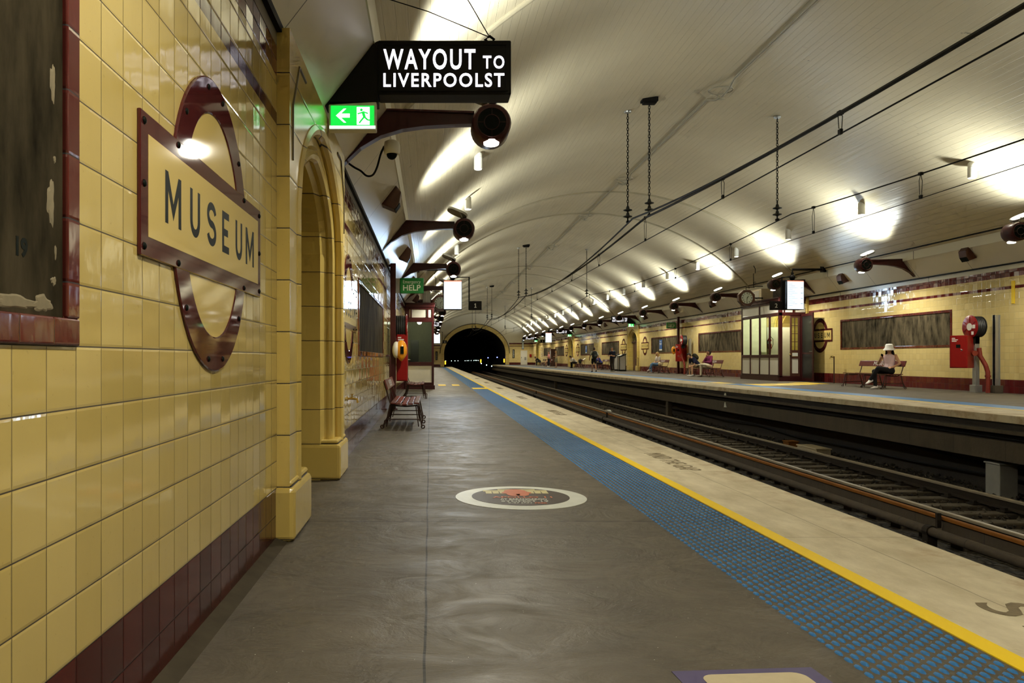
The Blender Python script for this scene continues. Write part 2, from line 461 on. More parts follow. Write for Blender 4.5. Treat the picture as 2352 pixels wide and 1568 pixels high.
def grid_wall(name, place, ub, zb, holes, mats, matfn):
    """wall of rectangles; place(u, z) -> point; cells whose centre falls in a hole are left open"""
    m = MB()
    for h in holes:
        ub = ub + [h[0], h[1]]; zb = zb + [h[2], h[3]]
    ub = sorted(set(ub)); zb = sorted(set(zb))
    for i in range(len(ub) - 1):
        for j in range(len(zb) - 1):
            uc = (ub[i] + ub[i + 1]) / 2; zc = (zb[j] + zb[j + 1]) / 2
            if any(h[0] < uc < h[1] and h[2] < zc < h[3] for h in holes): continue
            m.cur = matfn(uc, zc)
            m.quad(place(ub[i], zb[j]), place(ub[i + 1], zb[j]), place(ub[i + 1], zb[j + 1]), place(ub[i], zb[j + 1]))
    return struct(m.build(name, mats))

def bands(z):                   # z above the platform floor
    if z < .355: return 1
    if 2.758 < z < 2.838: return 1
    if 3.08 < z < 3.28: return 2
    if z > 3.28: return 3
    return 0
ZB = [0, .355, 2.758, 2.838, 3.08, 3.28, 3.43]
BZ0, BZ1 = 1.245, 2.36          # poster frames: bottom and top over the floor
FB = .078                       # frame width
posters_l = [(-3.4, 2.25), (11.08, 16.9), (21.2, 27.2)]
posters_r = [(23.03, 29.3), (38.6, 44.8), (48.4, 54.35), (63.6, 70.0), (73.4, 79.8), (89.7, 96.0), (99.7, 105.8)]
PORT_L = [6.85]
PORT_R = [33.4, 59.1, 85.0, 111.5]

hl = [(a + FB, b - FB, BZ0 + FB, BZ1 - FB) for a, b in posters_l] + [(p - 1.55, p + 1.55, 0, 3.36) for p in PORT_L]
grid_wall('wall_left', lambda u, z: (XL, u, z), [Y0, YE], ZB + [0], hl, [M['tile_l'], M['red_l'], M['red_lh'], M['shaded_strip']], lambda u, z: bands(z))
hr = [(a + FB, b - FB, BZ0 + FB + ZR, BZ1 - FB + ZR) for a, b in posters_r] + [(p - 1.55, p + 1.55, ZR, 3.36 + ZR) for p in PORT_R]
grid_wall('wall_right', lambda u, z: (XR, u, z), [Y0, YE], [z + ZR for z in ZB], hr, [M['tile_r'], M['red_r'], M['red_r'], M['band']], lambda u, z: bands(z - ZR))

# floors
m = MB(); m.box(-4.2, 2.39, Y0, YE, -.35, 0); struct(m.build('floor', M['floor']))
m = MB(); m.box(10.44, 19, Y0, YE, -.1, ZR); struct(m.build('floor_right', M['floor2']))
# sloping cement fillet where the near wall meets the floor
m = MB(); m.prism([(XL, 0), (XL + .075, 0), (XL, .03)], 'y', Y0, 5.25); struct(m.build('trim_1', plain('cement_fillet', (.055, .045, .030), .95, var=.4, spec=.1)))
# edge coping slabs, both platforms
m = MB(); m.box(2.386, EDGE_L, Y0, YE, -.30, .002); struct(m.build('trim_2', M['coping'], bevel=.012))
m = MB(); m.box(EDGE_R, 10.44, Y0, YE, .17, ZR + .002); struct(m.build('trim_3', M['coping'], bevel=.012))
m = MB(); m.box(2.6, EDGE_L - .25, Y0, YE, ZT, -.30); struct(m.build('wall_near_platform', M['concrete_dark']))
# far platform face: dark band, ledge, pipe recess, lower beam, undercut
m = MB()
m.box(9.36, 9.9, Y0, YE, .10, .17)
m.box(9.38, 9.9, Y0, YE, -.02, .10)
m.cur = 1
m.box(9.27, 9.5, Y0, YE, -.005, .055)
m.cur = 0
m.box(9.46, 9.9, Y0, YE, -.14, 0)
m.cur = 1
m.box(9.33, 9.9, Y0, YE, -.46, -.14)
m.cur = 0
m.box(10.0, 10.3, Y0, YE, ZT, -.3)
struct(m.build('wall_far_platform', [M['concrete_dark'], M['grime']]))
m = MB(); m.box(2.9, 10.4, Y0, 200, ZT - .3, ZT); struct(m.build('ground', M['ballast']))

# vault, soffits and cornice bands
m = MB()
na = 72
a0 = math.atan2(-.515 - VC[0], 4.47 - VC[1]); a1 = math.atan2(14.89 - VC[0], 4.5 - VC[1])
ys = [Y0 + (YE - Y0) * i / 16 for i in range(17)]
pts = [(VC[0] + VR * math.sin(a0 + (a1 - a0) * i / na), VC[1] + VR * math.cos(a0 + (a1 - a0) * i / na)) for i in range(na + 1)]
vs = [(p[0], y, p[1]) for y in ys for p in pts]; fs = []
for j in range(16):
    for i in range(na):
        a = j * (na + 1) + i; fs.append([a, a + 1, a + na + 2, a + na + 1])
m.add(vs, fs)
struct(m.build('ceiling', M['vault'], smooth=True))
def strip(name, prof, mat):
    m = MB()
    for p, q in zip(prof, prof[1:]): m.quad((p[0], Y0, p[1]), (q[0], Y0, q[1]), (q[0], YE, q[1]), (p[0], YE, p[1]))
    return struct(m.build(name, mat))
strip('trim_4', [(XL, 3.43), (XL + .02, 3.43), (-.515, 4.05)], M['soffit'])
strip('trim_5', [(-.515, 4.05), (-.50, 4.05), (-.50, 4.44), (-.56, 4.48)], M['band'])
strip('trim_6', [(XR, 3.727), (XR - .03, 3.727), (14.89, 4.27)], M['soffit'])
strip('trim_7', [(14.89, 4.27), (14.87, 4.27), (14.87, 4.56), (14.93, 4.56)], M['band'])
m = MB(); m.box(XL, XL + .035, Y0, YE, 3.37, 3.425); struct(m.build('trim_8', M['blackmetal']))
m = MB(); m.box(XR - .05, XR, Y0, YE, 3.70, 3.735); struct(m.build('trim_9', M['blackmetal']))

# arched ribs on the vault
k = 10
for yr in (6.2, 10.8, 31.8, 36.5, 57.3, 62.6, 83.0, 88.2, 108.6, 113.6):
    m = MB(); n = 60
    for w0, w1, d in ((-.06, .06, .05),):
        vs = []
        for i in range(n + 1):
            a = a0 + (a1 - a0) * i / n; s_, c_ = math.sin(a), math.cos(a)
            for (dy, r) in ((w0, VR + .02), (w0, VR - d * .6), (w0 * .5, VR - d), (w1 * .5, VR - d), (w1, VR - d * .6), (w1, VR + .02)):
                vs.append((VC[0] + r * s_, yr + dy, VC[1] + r * c_))
        fs = [[i * 6 + j, i * 6 + j + 1, i * 6 + j + 7, i * 6 + j + 6] for i in range(n) for j in range(5)]
        m.add(vs, fs)
    struct(m.build('trim_%d' % k, M['rib'], smooth=True)); k += 1

# ------------------------------------------------------------------ end wall with the tunnel mouth
TX, TA, TZ0, TZ1 = 6.72, 4.62, 2.0, 5.85      # centre, half width, springing, crown
def tun(a, rad=0.):                            # horseshoe outline
    return (TX + (TA + rad) * math.cos(a), TZ0 + (TZ1 - TZ0 + rad) * math.sin(a))
m = MB(); n = 40
arch = [(TX + TA, ZT)] + [tun(PI * i / n) for i in range(n + 1)] + [(TX - TA, ZT)]
outer = [(18.0, ZT)] + [(TX + 12 * math.cos(PI * i / n), TZ0 + 8 * math.sin(PI * i / n)) for i in range(n + 1)] + [(-5., ZT)]
zsplit = 3.43 + ZR
for i in range(len(arch) - 1):
    m.quad((arch[i][0], YE, arch[i][1]), (outer[i][0], YE, outer[i][1]), (outer[i + 1][0], YE, outer[i + 1][1]), (arch[i + 1][0], YE, arch[i + 1][1]))
struct(m.build('wall_far', M['band']))
for nm, x0, x1, zf, zq in (('wall_far_left', XL, TX - TA - .55, 0., 0.), ('wall_far_right', TX + TA + .55, XR + 3, ZR, ZR)):
    m = MB()
    for a, b, c in zip(ZB, ZB[1:], [bands((p + q) / 2) for p, q in zip(ZB, ZB[1:])]):
        m.cur = 1 if c in (1, 2) else (2 if c == 3 else 0)
        m.quad((x0, YE - .03, a + zf), (x1, YE - .03, a + zf), (x1, YE - .03, b + zf), (x0, YE - .03, b + zf))
    struct(m.build(nm, [M['tile_e'], M['red_e'], M['band']]))
# tunnel surround of cream blocks
m = MB()
rr = .55
outl = [(TX + TA + rr, 0.)] + [tun(PI * i / n, rr) for i in range(n + 1)] + [(TX - TA - rr, 0.)]
inl = [(TX + TA, 0.)] + [tun(PI * i / n) for i in range(n + 1)] + [(TX - TA, 0.)]
for i in range(len(inl) - 1):
    for (p, q, ya, yb) in ((inl, outl, YE - .12, YE - .12), (outl, outl, YE - .12, YE), (inl, inl, YE - .12, YE + .8)):
        m.quad((p[i][0], ya, p[i][1]), (q[i][0], yb, q[i][1]), (q[i + 1][0], yb, q[i + 1][1]), (p[i + 1][0], ya, p[i + 1][1]))
struct(m.build('trim_30', M['faience_arch']))
m = MB()
for i in range(n): m.quad((*[tun(PI * i / n, rr)[0]], YE - .14, tun(PI * i / n, rr)[1]), (tun(PI * i / n, rr + .1)[0], YE - .14, tun(PI * i / n, rr + .1)[1]), (tun(PI * (i + 1) / n, rr + .1)[0], YE - .14, tun(PI * (i + 1) / n, rr + .1)[1]), (tun(PI * (i + 1) / n, rr)[0], YE - .14, tun(PI * (i + 1) / n, rr)[1]))
struct(m.build('trim_31', M['grime']))
m = MB()
tl = [(TX + TA, ZT)] + [tun(PI * i / n) for i in range(n + 1)] + [(TX - TA, ZT)]
for i in range(len(tl) - 1): m.quad((tl[i][0], YE + .5, tl[i][1]), (tl[i + 1][0], YE + .5, tl[i + 1][1]), (tl[i + 1][0], 199, tl[i + 1][1]), (tl[i][0], 199, tl[i][1]))
m.add([(p[0], 199, p[1]) for p in tl], [list(range(len(tl)))])
struct(m.build('wall_tunnel', M['tunnel']))
# closing wall behind the camera
m = MB(); m.box(-4.2, 19, Y0 - .2, Y0, ZT, 9); struct(m.build('wall_back', M['vault']))

# ------------------------------------------------------------------ glazed portals
def portal(name, xw, d, z0, yc, door=False):
    """xw wall plane, d = +1 room lies toward +X; returns a structure mesh with a moulded arch"""
    root = bpy.data.objects.new(name, None); C.objects.link(root); struct(root)
    def curve(half, sp, ap):
        pts = []
        for i in range(7): pts.append((yc - half, sp * i / 6))
        na_ = 28
        for i in range(1, na_):
            u = -1 + 2 * i / na_
            h = .84 * math.sqrt(max(0, 1 - u * u)) + .16 * (1 - abs(u))
            pts.append((yc + half * u, sp + (ap - sp) * h))
        for i in range(7): pts.append((yc + half, sp * (6 - i) / 6))
        return pts
    orders = [(.086, 1.36, 2.30, 3.20), (.03, 1.31, 2.30, 3.14), (.03, 1.20, 2.29, 3.04), (-.03, 1.16, 2.28, 3.0), (-.03, 1.05, 2.27, 2.95), (-.08, .96, 2.25, 2.90), (-.85, .96, 2.25, 2.90)]
    cs = [[(xw + d * o[0], p[0], z0 + p[1]) for p in curve(*o[1:])] for o in orders]
    m = MB()
    nP = len(cs[0])
    for a, b in zip(cs, cs[1:]):
        for i in range(nP - 1): m.quad(a[i], a[i + 1], b[i + 1], b[i])
    H, half = 3.40, 1.66
    c0 = cs[0]; xf = xw + d * .086; out = []
    for i in range(nP):
        if i < 7: out.append((xf, yc - half, z0 + H * i / 6))
        elif i >= nP - 7: out.append((xf, yc + half, z0 + H * (nP - 1 - i) / 6))
        else:
            u = (c0[i][1] - yc) / 1.36; out.append((xf, yc + half * max(-1, min(1, u * 1.05)), z0 + H))
    for i in range(nP - 1): m.quad(c0[i], c0[i + 1], out[i + 1], out[i])
    xb = xw - d * .05
    for i in range(nP - 1):
        p, q = out[i], out[i + 1]; m.quad(p, q, (xb, q[1], q[2]), (xb, p[1], p[2]))
    o = m.build('surround', M['faience'], root)
    # roll mouldings following the arch
    for (off, half_, sp, ap, r) in ((.055, 1.335, 2.30, 3.17, .055), (-.005, 1.10, 2.28, 2.97, .05)):
        path = [(xw + d * off, p[0], z0 + max(p[1], .36)) for p in curve(half_, sp, ap)]
        MB().tube(path, r, 8).build('roll_moulding', M['faience'], root, smooth=True)
    for s_ in (-1, 1):                         # hood line over the spandrel, following a stepped label
        yy = yc + s_ * 1.56
        MB().tube([(xf, yy, z0 + 2.55), (xf, yy, z0 + 2.92), (xf, yc + s_ * 1.30, z0 + 3.27), (xf, yc + s_ * 1.0, z0 + 3.27)], .013, 6).build('label_moulding', M['groove'], root)
        y0_, y1_ = (yc - half - .03, yc - .94) if s_ < 0 else (yc + .94, yc + half + .03)
        xa, xb2 = sorted((xw + d * .125, xw - d * .85))
        MB().box(xa, xb2, y0_, y1_, z0, z0 + .36).build('plinth', M['faience'], root, bevel=.035)
        xa, xb2 = sorted((xw + d * .10, xw - d * .3))
        MB().box(xa, xb2, y0_ + .03, y1_ - .02, z0 + .36, z0 + .40).build('plinth_cap', M['faience'], root, bevel=.02)
        MB().lathe([(.055, 0), (.05, .08), (.03, .16), (.012, .2)], 10, at=(xw - d * .005, yc + s_ * 1.10, z0 + .40)).build('stop_block', M['faience'], root, smooth=True)
    # passage behind
    m = MB(); xd = xw - d * 3.0
    w = [(yc - .96, 0), (yc - .96, 2.9), (yc + .96, 2.9), (yc + .96, 0)]
    for (ya, za), (yb, zb_) in zip(w, w[1:]): m.quad((xw - d * .8, ya, z0 + za), (xw - d * .8, yb, z0 + zb_), (xd, yb, z0 + zb_), (xd, ya, z0 + za))
    m.quad((xd, yc - .96, z0), (xd, yc + .96, z0), (xd, yc + .96, z0 + 2.9), (xd, yc - .96, z0 + 2.9))
    m.build('passage', M['faience'], root)
    if door:
        xq = xw - d * .20
        MB().box(min(xq, xq - d * .06), max(xq, xq - d * .06), yc - .95, yc + .95, z0 + 2.2, z0 + 2.88).build('fanlight', M['glass_dark'], root)
        MB().box(min(xq, xq + d * .1), max(xq, xq + d * .1), yc - .95, yc + .95, z0 + 2.12, z0 + 2.22).build('transom', M['maroon'], root)
        m = MB()
        for e in (-.93, -.47, 0.03, .49): m.box(min(xq, xq - d * .05), max(xq, xq - d * .05), yc + e, yc + e + .42, z0 + .02, z0 + 2.12)
        m.build('door_leaf', M['wood_dark'], root, bevel=.015)
    return root
portal('door_1', XL, 1, 0., 6.85)
for i, p in enumerate(PORT_R): portal('door_%d' % (i + 2), XR, -1, ZR, p, door=(i != 0))
# steel door in the end wall
root = bpy.data.objects.new('door_7', None); C.objects.link(root); struct(root)
MB().box(13.62, 14.62, YE - .12, YE - .02, ZR, ZR + 2.15).build('door_leaf', M['panel_white'], root, bevel=.02)
MB().box(14.18, 14.45, YE - .135, YE - .115, ZR + .7, ZR + 1.15).build('vent_grille', M['grey'], root)
MB().box(13.70, 13.76, YE - .16, YE - .115, ZR + 1.0, ZR + 1.15).build('handle', M['blackmetal'], root)

# ------------------------------------------------------------------ painted lines and tactile strips
m = MB(); m.box(2.287, 2.39, Y0, YE, -.01, .005); struct(m.build('trim_32', M['yellow']))
m = MB(); m.box(10.42, 10.50, Y0, YE, .2, ZR + .005); struct(m.build('trim_33', M['yellow']))
m = MB(); m.box(10.52, 11.2, Y0, YE, .2, ZR + .004); struct(m.build('trim_34', M['blue']))
m = MB()
rows = 14
for r in range(rows):
    x = 1.655 + (2.275 - 1.655) * (r + .5) / rows
    y = 2.55
    while y < 110:
        if y < 14: ln, gap, q = .040, .074, 8
        elif y < 34: ln, gap, q = .058, .090, 6
        else: ln, gap, q = 1.9, 2.0, 0
        yy = y + (gap * .5 if r % 2 else 0)
        if q:
            vs = []; 
            for (rr_, h) in ((1, .0), (.78, .006), (.35, .009)):
                for j in range(q):
                    a = 2 * PI * j / q; vs.append((x + .0128 * rr_ * math.cos(a), yy + ln * .72 * rr_ * math.sin(a), h))
            fs = [[i * q + j, i * q + (j + 1) % q, (i + 1) * q + (j + 1) % q, (i + 1) * q + j] for i in range(2) for j in range(q)] + [[2 * q + j for j in range(q)]]
            m.add(vs, fs)
        else: m.box(x - .0125, x + .0125, yy - ln / 2, yy + ln / 2, 0, .007)
        y += gap
o = m.build('tactile_stud', M['blue'], smooth=True)
o['kind'] = 'stuff'; tag(o, 'raised blue tactile studs in rows along the near platform edge', 'tactile paving')

def floor_sticker_bar(x0, x1, y0, y1, z, lab):
    o = MB().box(x0, x1, y0, y1, z, z + .006).build('floor_marker', M['yellow']); tag(o, lab, 'floor marking', 'yellow floor bars'); return o
floor_sticker_bar(.37, .71, 35.0, 36.6, 0, 'short yellow floor bar beside the glazed booth on the near platform')
floor_sticker_bar(1.0, 1.33, 35.0, 36.6, 0, 'short yellow floor bar beside the blue tactile strip')
floor_sticker_bar(1.70, 2.29, 31.0, 32.2, .009, 'yellow bar lying across the blue tactile strip')
floor_sticker_bar(10.62, 11.15, 28.6, 30.2, ZR + .004, 'yellow bar lying across the far blue tactile strip')
for x0, y, lb in ((11.2, 26.5, 'palest yellow floor bar on the far platform, nearest the blue strip'), (12.0, 26.8, 'pale yellow floor bar on the far platform, second from the blue strip'),
                  (12.85, 27.3, 'yellow floor bar on the far platform, third from the blue strip'), (13.75, 28.3, 'bright yellow floor bar before the open dark booth door')):
    floor_sticker_bar(x0, x0 + .66, y, y + 1.7, ZR, lb)

# gap warnings stencilled on the coping
for i, (y, lab) in enumerate(((9.25, 'MIND THE GAP stencil on the coping, the nearest one that reads whole'), (17.6, 'worn MIND THE GAP stencil on the coping, second whole one along'),
                 (24.3, 'faded MIND THE GAP stencil on the coping, third along'), (32., 'faded MIND THE GAP stencil on the coping, fourth along'), (39.5, 'faded MIND THE GAP stencil on the coping, fifth along'), (47.5, 'faded MIND THE GAP stencil on the coping, sixth along'))):
    o = text_mesh('MIND THE GAP', (-.78, .78, -.10, .12), O=(2.83, y, .0025), R=(0, -1, 0), U=(1, 0, 0), depth=.0015).build('platform_stencil', M['stencil'])
    tag(o, lab, 'floor marking', 'gap stencils on the coping')
o = text_mesh('ST', (-.26, .26, -.13, .15), O=(2.80, 3.62, .0025), R=(0, -1, 0), U=(1, 0, 0), depth=.0015, bold=.01).build('platform_stencil', M['stencil'])
tag(o, 'large S stencil on the coping cut by the right edge of the picture', 'floor marking')

# round festival sticker
t = thing('floor_sticker', 'round white-edged advertising sticker with orange picture on the platform floor', 'floor sticker', (.79, 6.84, 0))
MB().lathe([(.568, .0), (.568, .0035)], 64).build('rim', M['stick_white'], t)
MB().lathe([(.425, .003), (.425, .0055)], 64, at=(0, .02, 0)).build('disc', M['stick_dark'], t)
m = MB()
for i in range(9): m.box(-.29 + i * .063, -.235 + i * .063, .16, .27, .0055, .0068)
m.box(-.31, .27, .275, .33, .0055, .0067); m.box(-.17, .17, .345, .385, .0055, .0067)
m.build('picture_band', M['stick_gold'], t)
m = MB()
for (cx, cy, rx, ry) in ((-.02, .27, .10, .11), (-.05, .13, .06, .10), (.03, .13, .06, .10), (-.10, .20, .05, .05), (.07, .20, .05, .05), (-.01, .19, .07, .06)):
    m.add([(cx + rx * math.cos(2 * PI * j / 20), cy + ry * math.sin(2 * PI * j / 20), .0072 + .0003 * (rx * 10 + cy)) for j in range(20)], [list(range(20))])
m.build('figure', M['stick_orange'], t)
for s_, x0, x1, y0, y1, mt in (('APOLLO 11', -.25, .27, -.06, .015, 'stick_orange'), ('AT BARANGAROO', -.19, .21, -.155, -.095, 'stick_white'), ('SYDFEST 19', -.19, .21, -.245, -.185, 'stick_white'), ('9-27 JAN', -.14, .06, -.325, -.275, 'stick_white'), ('FREE', .085, .185, -.325, -.275, 'stick_orange')):
    text_mesh(s_, (x0, x1, y0, y1), O=(0, 0, .0065), R=(1, 0, 0), U=(0, 1, 0), depth=.001, bold=.02).build('lettering', M[mt], t)
# cropped purple mat at the bottom edge
t = thing('floor_mat', 'purple-bordered beige rectangular floor sticker cut by the bottom edge', 'floor sticker', (1.245, 2.72, 0), math.radians(4))
MB().box(-.29, .27, -.42, .33, 0, .003).build('border', M['purple'], t)
def rrect(x0, x1, y0, y1, r, z, n=6):
    vs = []
    for cx, cy, a in ((x1 - r, y1 - r, 0), (x0 + r, y1 - r, 90), (x0 + r, y0 + r, 180), (x1 - r, y0 + r, 270)):
        for i in range(n + 1):
            q = math.radians(a + 90 * i / n); vs.append((cx + r * math.cos(q), cy + r * math.sin(q), z))
    return vs
q = rrect(-.20, .205, -.34, .285, .05, .0045); MB().add(q, [list(range(len(q)))]).build('panel', M['beige'], t)

# ------------------------------------------------------------------ tracks
def rail(x, zt, y0, y1, mats, name, label, h=.16):
    m = MB(); w = .035
    m.prism([(x - w, zt - .038), (x - w, zt - .008), (x - w + .01, zt), (x + w - .01, zt), (x + w, zt - .008), (x + w, zt - .038)], 'y', y0, y1)
    m.cur = 1
    m.box(x - .009, x + .009, y0, y1, zt - h + .02, zt - .036)
    m.prism([(x - .07, zt - h), (x - .07, zt - h + .012), (x - .012, zt - h + .035), (x + .012, zt - h + .035), (x + .07, zt - h + .012), (x + .07, zt - h)], 'y', y0, y1)
    return tag(m.build(name, mats), label, 'rail')
RM = [M['rail'], M['railside']]
rail(6.91, -.84, Y0, 198, RM, 'track_rail', 'steel rail of the far track running beside the rusty orange rail')
rail(8.48, -.84, Y0, 198, RM, 'track_rail', 'shiny-topped steel rail of the far track nearest the opposite platform')
rail(6.30, -.725, 2, 117, [M['rust'], M['rustgrey']], 'rusty_rail', 'rusty orange rail section laid alongside the far track', h=.24)
t = thing('drain_pipe', 'grey-brown pipe running beside the rusty rail with clamps', 'pipe', (0, 0, 0))
MB().tube([(6.12, 2, -.90), (6.12, 117, -.90)], .058, 12).build('pipe_run', M['rustgrey'], t, smooth=True)
for y in (9.6, 27.6, 46.):
    m = MB(); m.tube([(6.12, y - .05, -.90), (6.12, y + .05, -.90)], .075, 12); m.box(6.20, 6.25, y - .02, y + .02, -.86, -.68); m.box(6.06, 6.18, y - .05, y + .05, ZT, -.9)
    m.build('clamp', M['railside'], t)
def wiggle(x, z, y0, y1, amp, step, r, name, lab, mat, dz=0.):
    rng = random.Random(int(x * 100)); P = []; y = y0
    while y < y1:
        P.append((x + rng.uniform(-amp, amp), y, z + rng.uniform(-dz, dz))); y += step
    return tag(MB().tube(P, r, 6).build(name, mat, smooth=True), lab, 'cable')
wiggle(5.92, -1.02, 3, 115, .05, .9, .028, 'trackside_cable', 'black cable snaking along the ballast beside the grey pipe', M['railside'], .03)
wiggle(9.44, -.02, 3, 115, .005, 3., .014, 'trackside_cable', 'upper thin black cable under the ledge of the far platform', M['black'], .004)
wiggle(9.43, -.06, 3, 115, .005, 3., .018, 'trackside_cable', 'middle black cable under the ledge of the far platform', M['black'], .004)
wiggle(9.42, -.105, 3, 115, .005, 3., .018, 'trackside_cable', 'lowest black cable in the ledge of the far platform', M['black'], .004)
wiggle(9.92, -.62, 3, 115, .02, 2.2, .025, 'trackside_cable', 'sagging black cable in the undercut below the far platform', M['black'], .07)
wiggle(9.85, -.83, 3, 115, .03, 2.6, .02, 'trackside_cable', 'lower sagging black cable near the ballast below the far platform', M['black'], .06)
sl = MB(); sl.box(-1.25, 1.25, -.12, .12, -.12, 0)
s0 = sl.build('sleeper', M['sleeper'], bevel=.02)
clips = []
for sx in (-.785, .785):
    cm = MB(); cm.box(sx - .15, sx + .15, -.085, .085, 0, .028); cm.box(sx - .12, sx - .075, -.05, .05, .028, .07); cm.box(sx + .075, sx + .12, -.05, .05, .028, .07)
    cm.build('rail_clip', M['railside'], s0)
tag(s0, 'sooty sleeper lying in the ballast under the far track', 'sleeper', 'sleepers of the far track')
s0.location = (7.695, 9.6, -1.035)
y = 10.22
while y < 100:
    dup(s0, (7.695 + random.uniform(-.02, .02), y, -1.035)); y += .62
# gravel lumps near the rails as one uncountable spread
m = MB(); rng = random.Random(3)
for i in range(5200):
    yy = 9.5 + 34 * rng.random() ** 1.6; xx = rng.choice([rng.uniform(7.0, 8.4), rng.uniform(8.55, 9.9), rng.uniform(5.4, 6.05)])
    r = rng.uniform(.022, .05); z = ZT + .055 + rng.uniform(-.02, .03)
    vs = [(xx + r * a * rng.uniform(.7, 1.2), yy + r * b * rng.uniform(.7, 1.2), z + r * c * rng.uniform(.6, 1.)) for a, b, c in ((1, 0, 0), (-1, 0, 0), (0, 1, 0), (0, -1, 0), (0, 0, 1), (0, 0, -1))]
    m.add(vs, [[0, 2, 4], [2, 1, 4], [1, 3, 4], [3, 0, 4], [2, 0, 5], [1, 2, 5], [3, 1, 5], [0, 3, 5]])
o = m.build('gravel', M['ballast']); o['kind'] = 'stuff'; tag(o, 'loose sooty gravel between and beside the rails', 'gravel')
# trackside boxes and posts below the far platform
def tbox(name, lab, cat, x, y, w, d, h, mat):
    t = thing(name, lab, cat, (x, y, ZT))
    MB().box(-w / 2, w / 2, -d / 2, d / 2, 0, h - .03).build('body', mat, t, bevel=.01)
    MB().box(-w / 2 - .02, w / 2 + .02, -d / 2 - .02, d / 2 + .02, h - .03, h).build('lid', mat, t, bevel=.008)
tbox('junction_box', 'pale grey junction box standing in the ballast near the right edge', 'box', 9.55, 13.1, .30, .34, .60, M['grey'])
tbox('cable_box', 'low timber-lidded cable box in the ballast beyond the far rail', 'box', 9.15, 18.7, .34, .95, .24, M['beige'])
tbox('cable_box', 'small dark box with orange stain beside the low cable box', 'box', 9.2, 20.0, .25, .3, .24, M['rust'])
for i, (y, lb) in enumerate(((31.2, 'stub concrete post under the far platform, the nearer of two'), (59.3, 'stub concrete post under the far platform, the farther of two'))):
    o = MB().box(9.42, 9.60, y - .14, y + .14, ZT, -.46).build('support_post', M['grime'], bevel=.02); tag(o, lb, 'post', 'stub posts under the far platform')
for z0_, z1_, lb in ((.01, .13, 'small white triangle marker on the upper face of the far platform'), (-.32, -.16, 'small white triangle marker on the lower beam of the far platform')):
    y = 24.75
    o = MB().prism([(y - .10, z0_), (y + .06, z0_), (y, z1_)], 'x', 9.30, 9.335).build('triangle_marker', M['sign_white']); tag(o, lb, 'marker', 'white triangle markers')
for y, x, lb in ((33.4, 7.6, 'crumpled pale litter lying between the far rails'), (34.8, 8.8, 'pale litter lying beyond the far rail')):
    m = MB(); rng = random.Random(5)
    vs = [(rng.uniform(-.13, .13), rng.uniform(-.4, .4), rng.uniform(.0, .07)) for _ in range(14)]
    m.add(vs, [[i, (i + 1) % 14, (i + 4) % 14] for i in range(14)])
    o = m.build('litter', M['stick_white']); o.location = (x, y, -1.04); tag(o, lb, 'litter')

# ------------------------------------------------------------------ catenary
SUP = [-5.6, 20.4, 46.2, 71.8, 97.4, 123.]
def sag(y, z_sup, s_):
    for a, b in zip(SUP, SUP[1:]):
        if a <= y <= b:
            u = (y - a) / (b - a); return z_sup - 4 * s_ * u * (1 - u)
    return z_sup
def yline(y0, y1, step): 
    n_ = int((y1 - y0) / step); return [y0 + (y1 - y0) * i / n_ for i in range(n_ + 1)]
def overhead(name, lab, runs, contact, droppers):
    t = thing(name, lab, 'overhead wire', (0, 0, 0))
    for x, zs, s_, r in runs:
        MB().tube([(x, y, sag(y, zs, s_)) for y in yline(-5.6, 122.9, 1.29)], r, 6).build('messenger_wire', M['black'], t, smooth=True)
    x, z, r = contact
    MB().tube([(x, y, z) for y in (-5.6, 60, 122.9)], r, 6).build('contact_wire', M['black'], t, smooth=True)
    rx, rz, rs, _ = runs[-1]
    for y in droppers:
        zt = sag(y, rz, rs)
        m = MB(); m.tube([(rx, y, zt), (rx - .03, y, (zt + z) / 2 + .1), (x - .02, y, z + .07), (x + .02, y, z + .07), (rx + .03, y, (zt + z) / 2 + .1), (rx, y, zt)], .006, 5)
        m.box(rx - .03, rx + .03, y - .04, y + .04, zt - .025, zt + .03); m.box(x - .018, x + .018, y - .035, y + .035, z - .01, z + .06)
        m.build('dropper', M['black'], t)
overhead('overhead_line', 'heavy black double overhead wire above the near track', [(5.27, 4.86, .52, .022), (5.60, 4.88, .34, .028)], (5.60, 4.28, .011), [5.5, 10.7, 15.0, 20.4, 26, 31, 36, 41, 46.2, 52, 58, 64, 71.8, 80, 88, 97])
overhead('overhead_line', 'thinner black overhead wire above the far track', [(9.39, 4.97, .34, .014)], (9.39, 4.28, .008), [10, 15.0, 19.2, 24.5, 30, 36, 41, 46.2, 52, 58, 64, 71.8, 80, 88, 97])
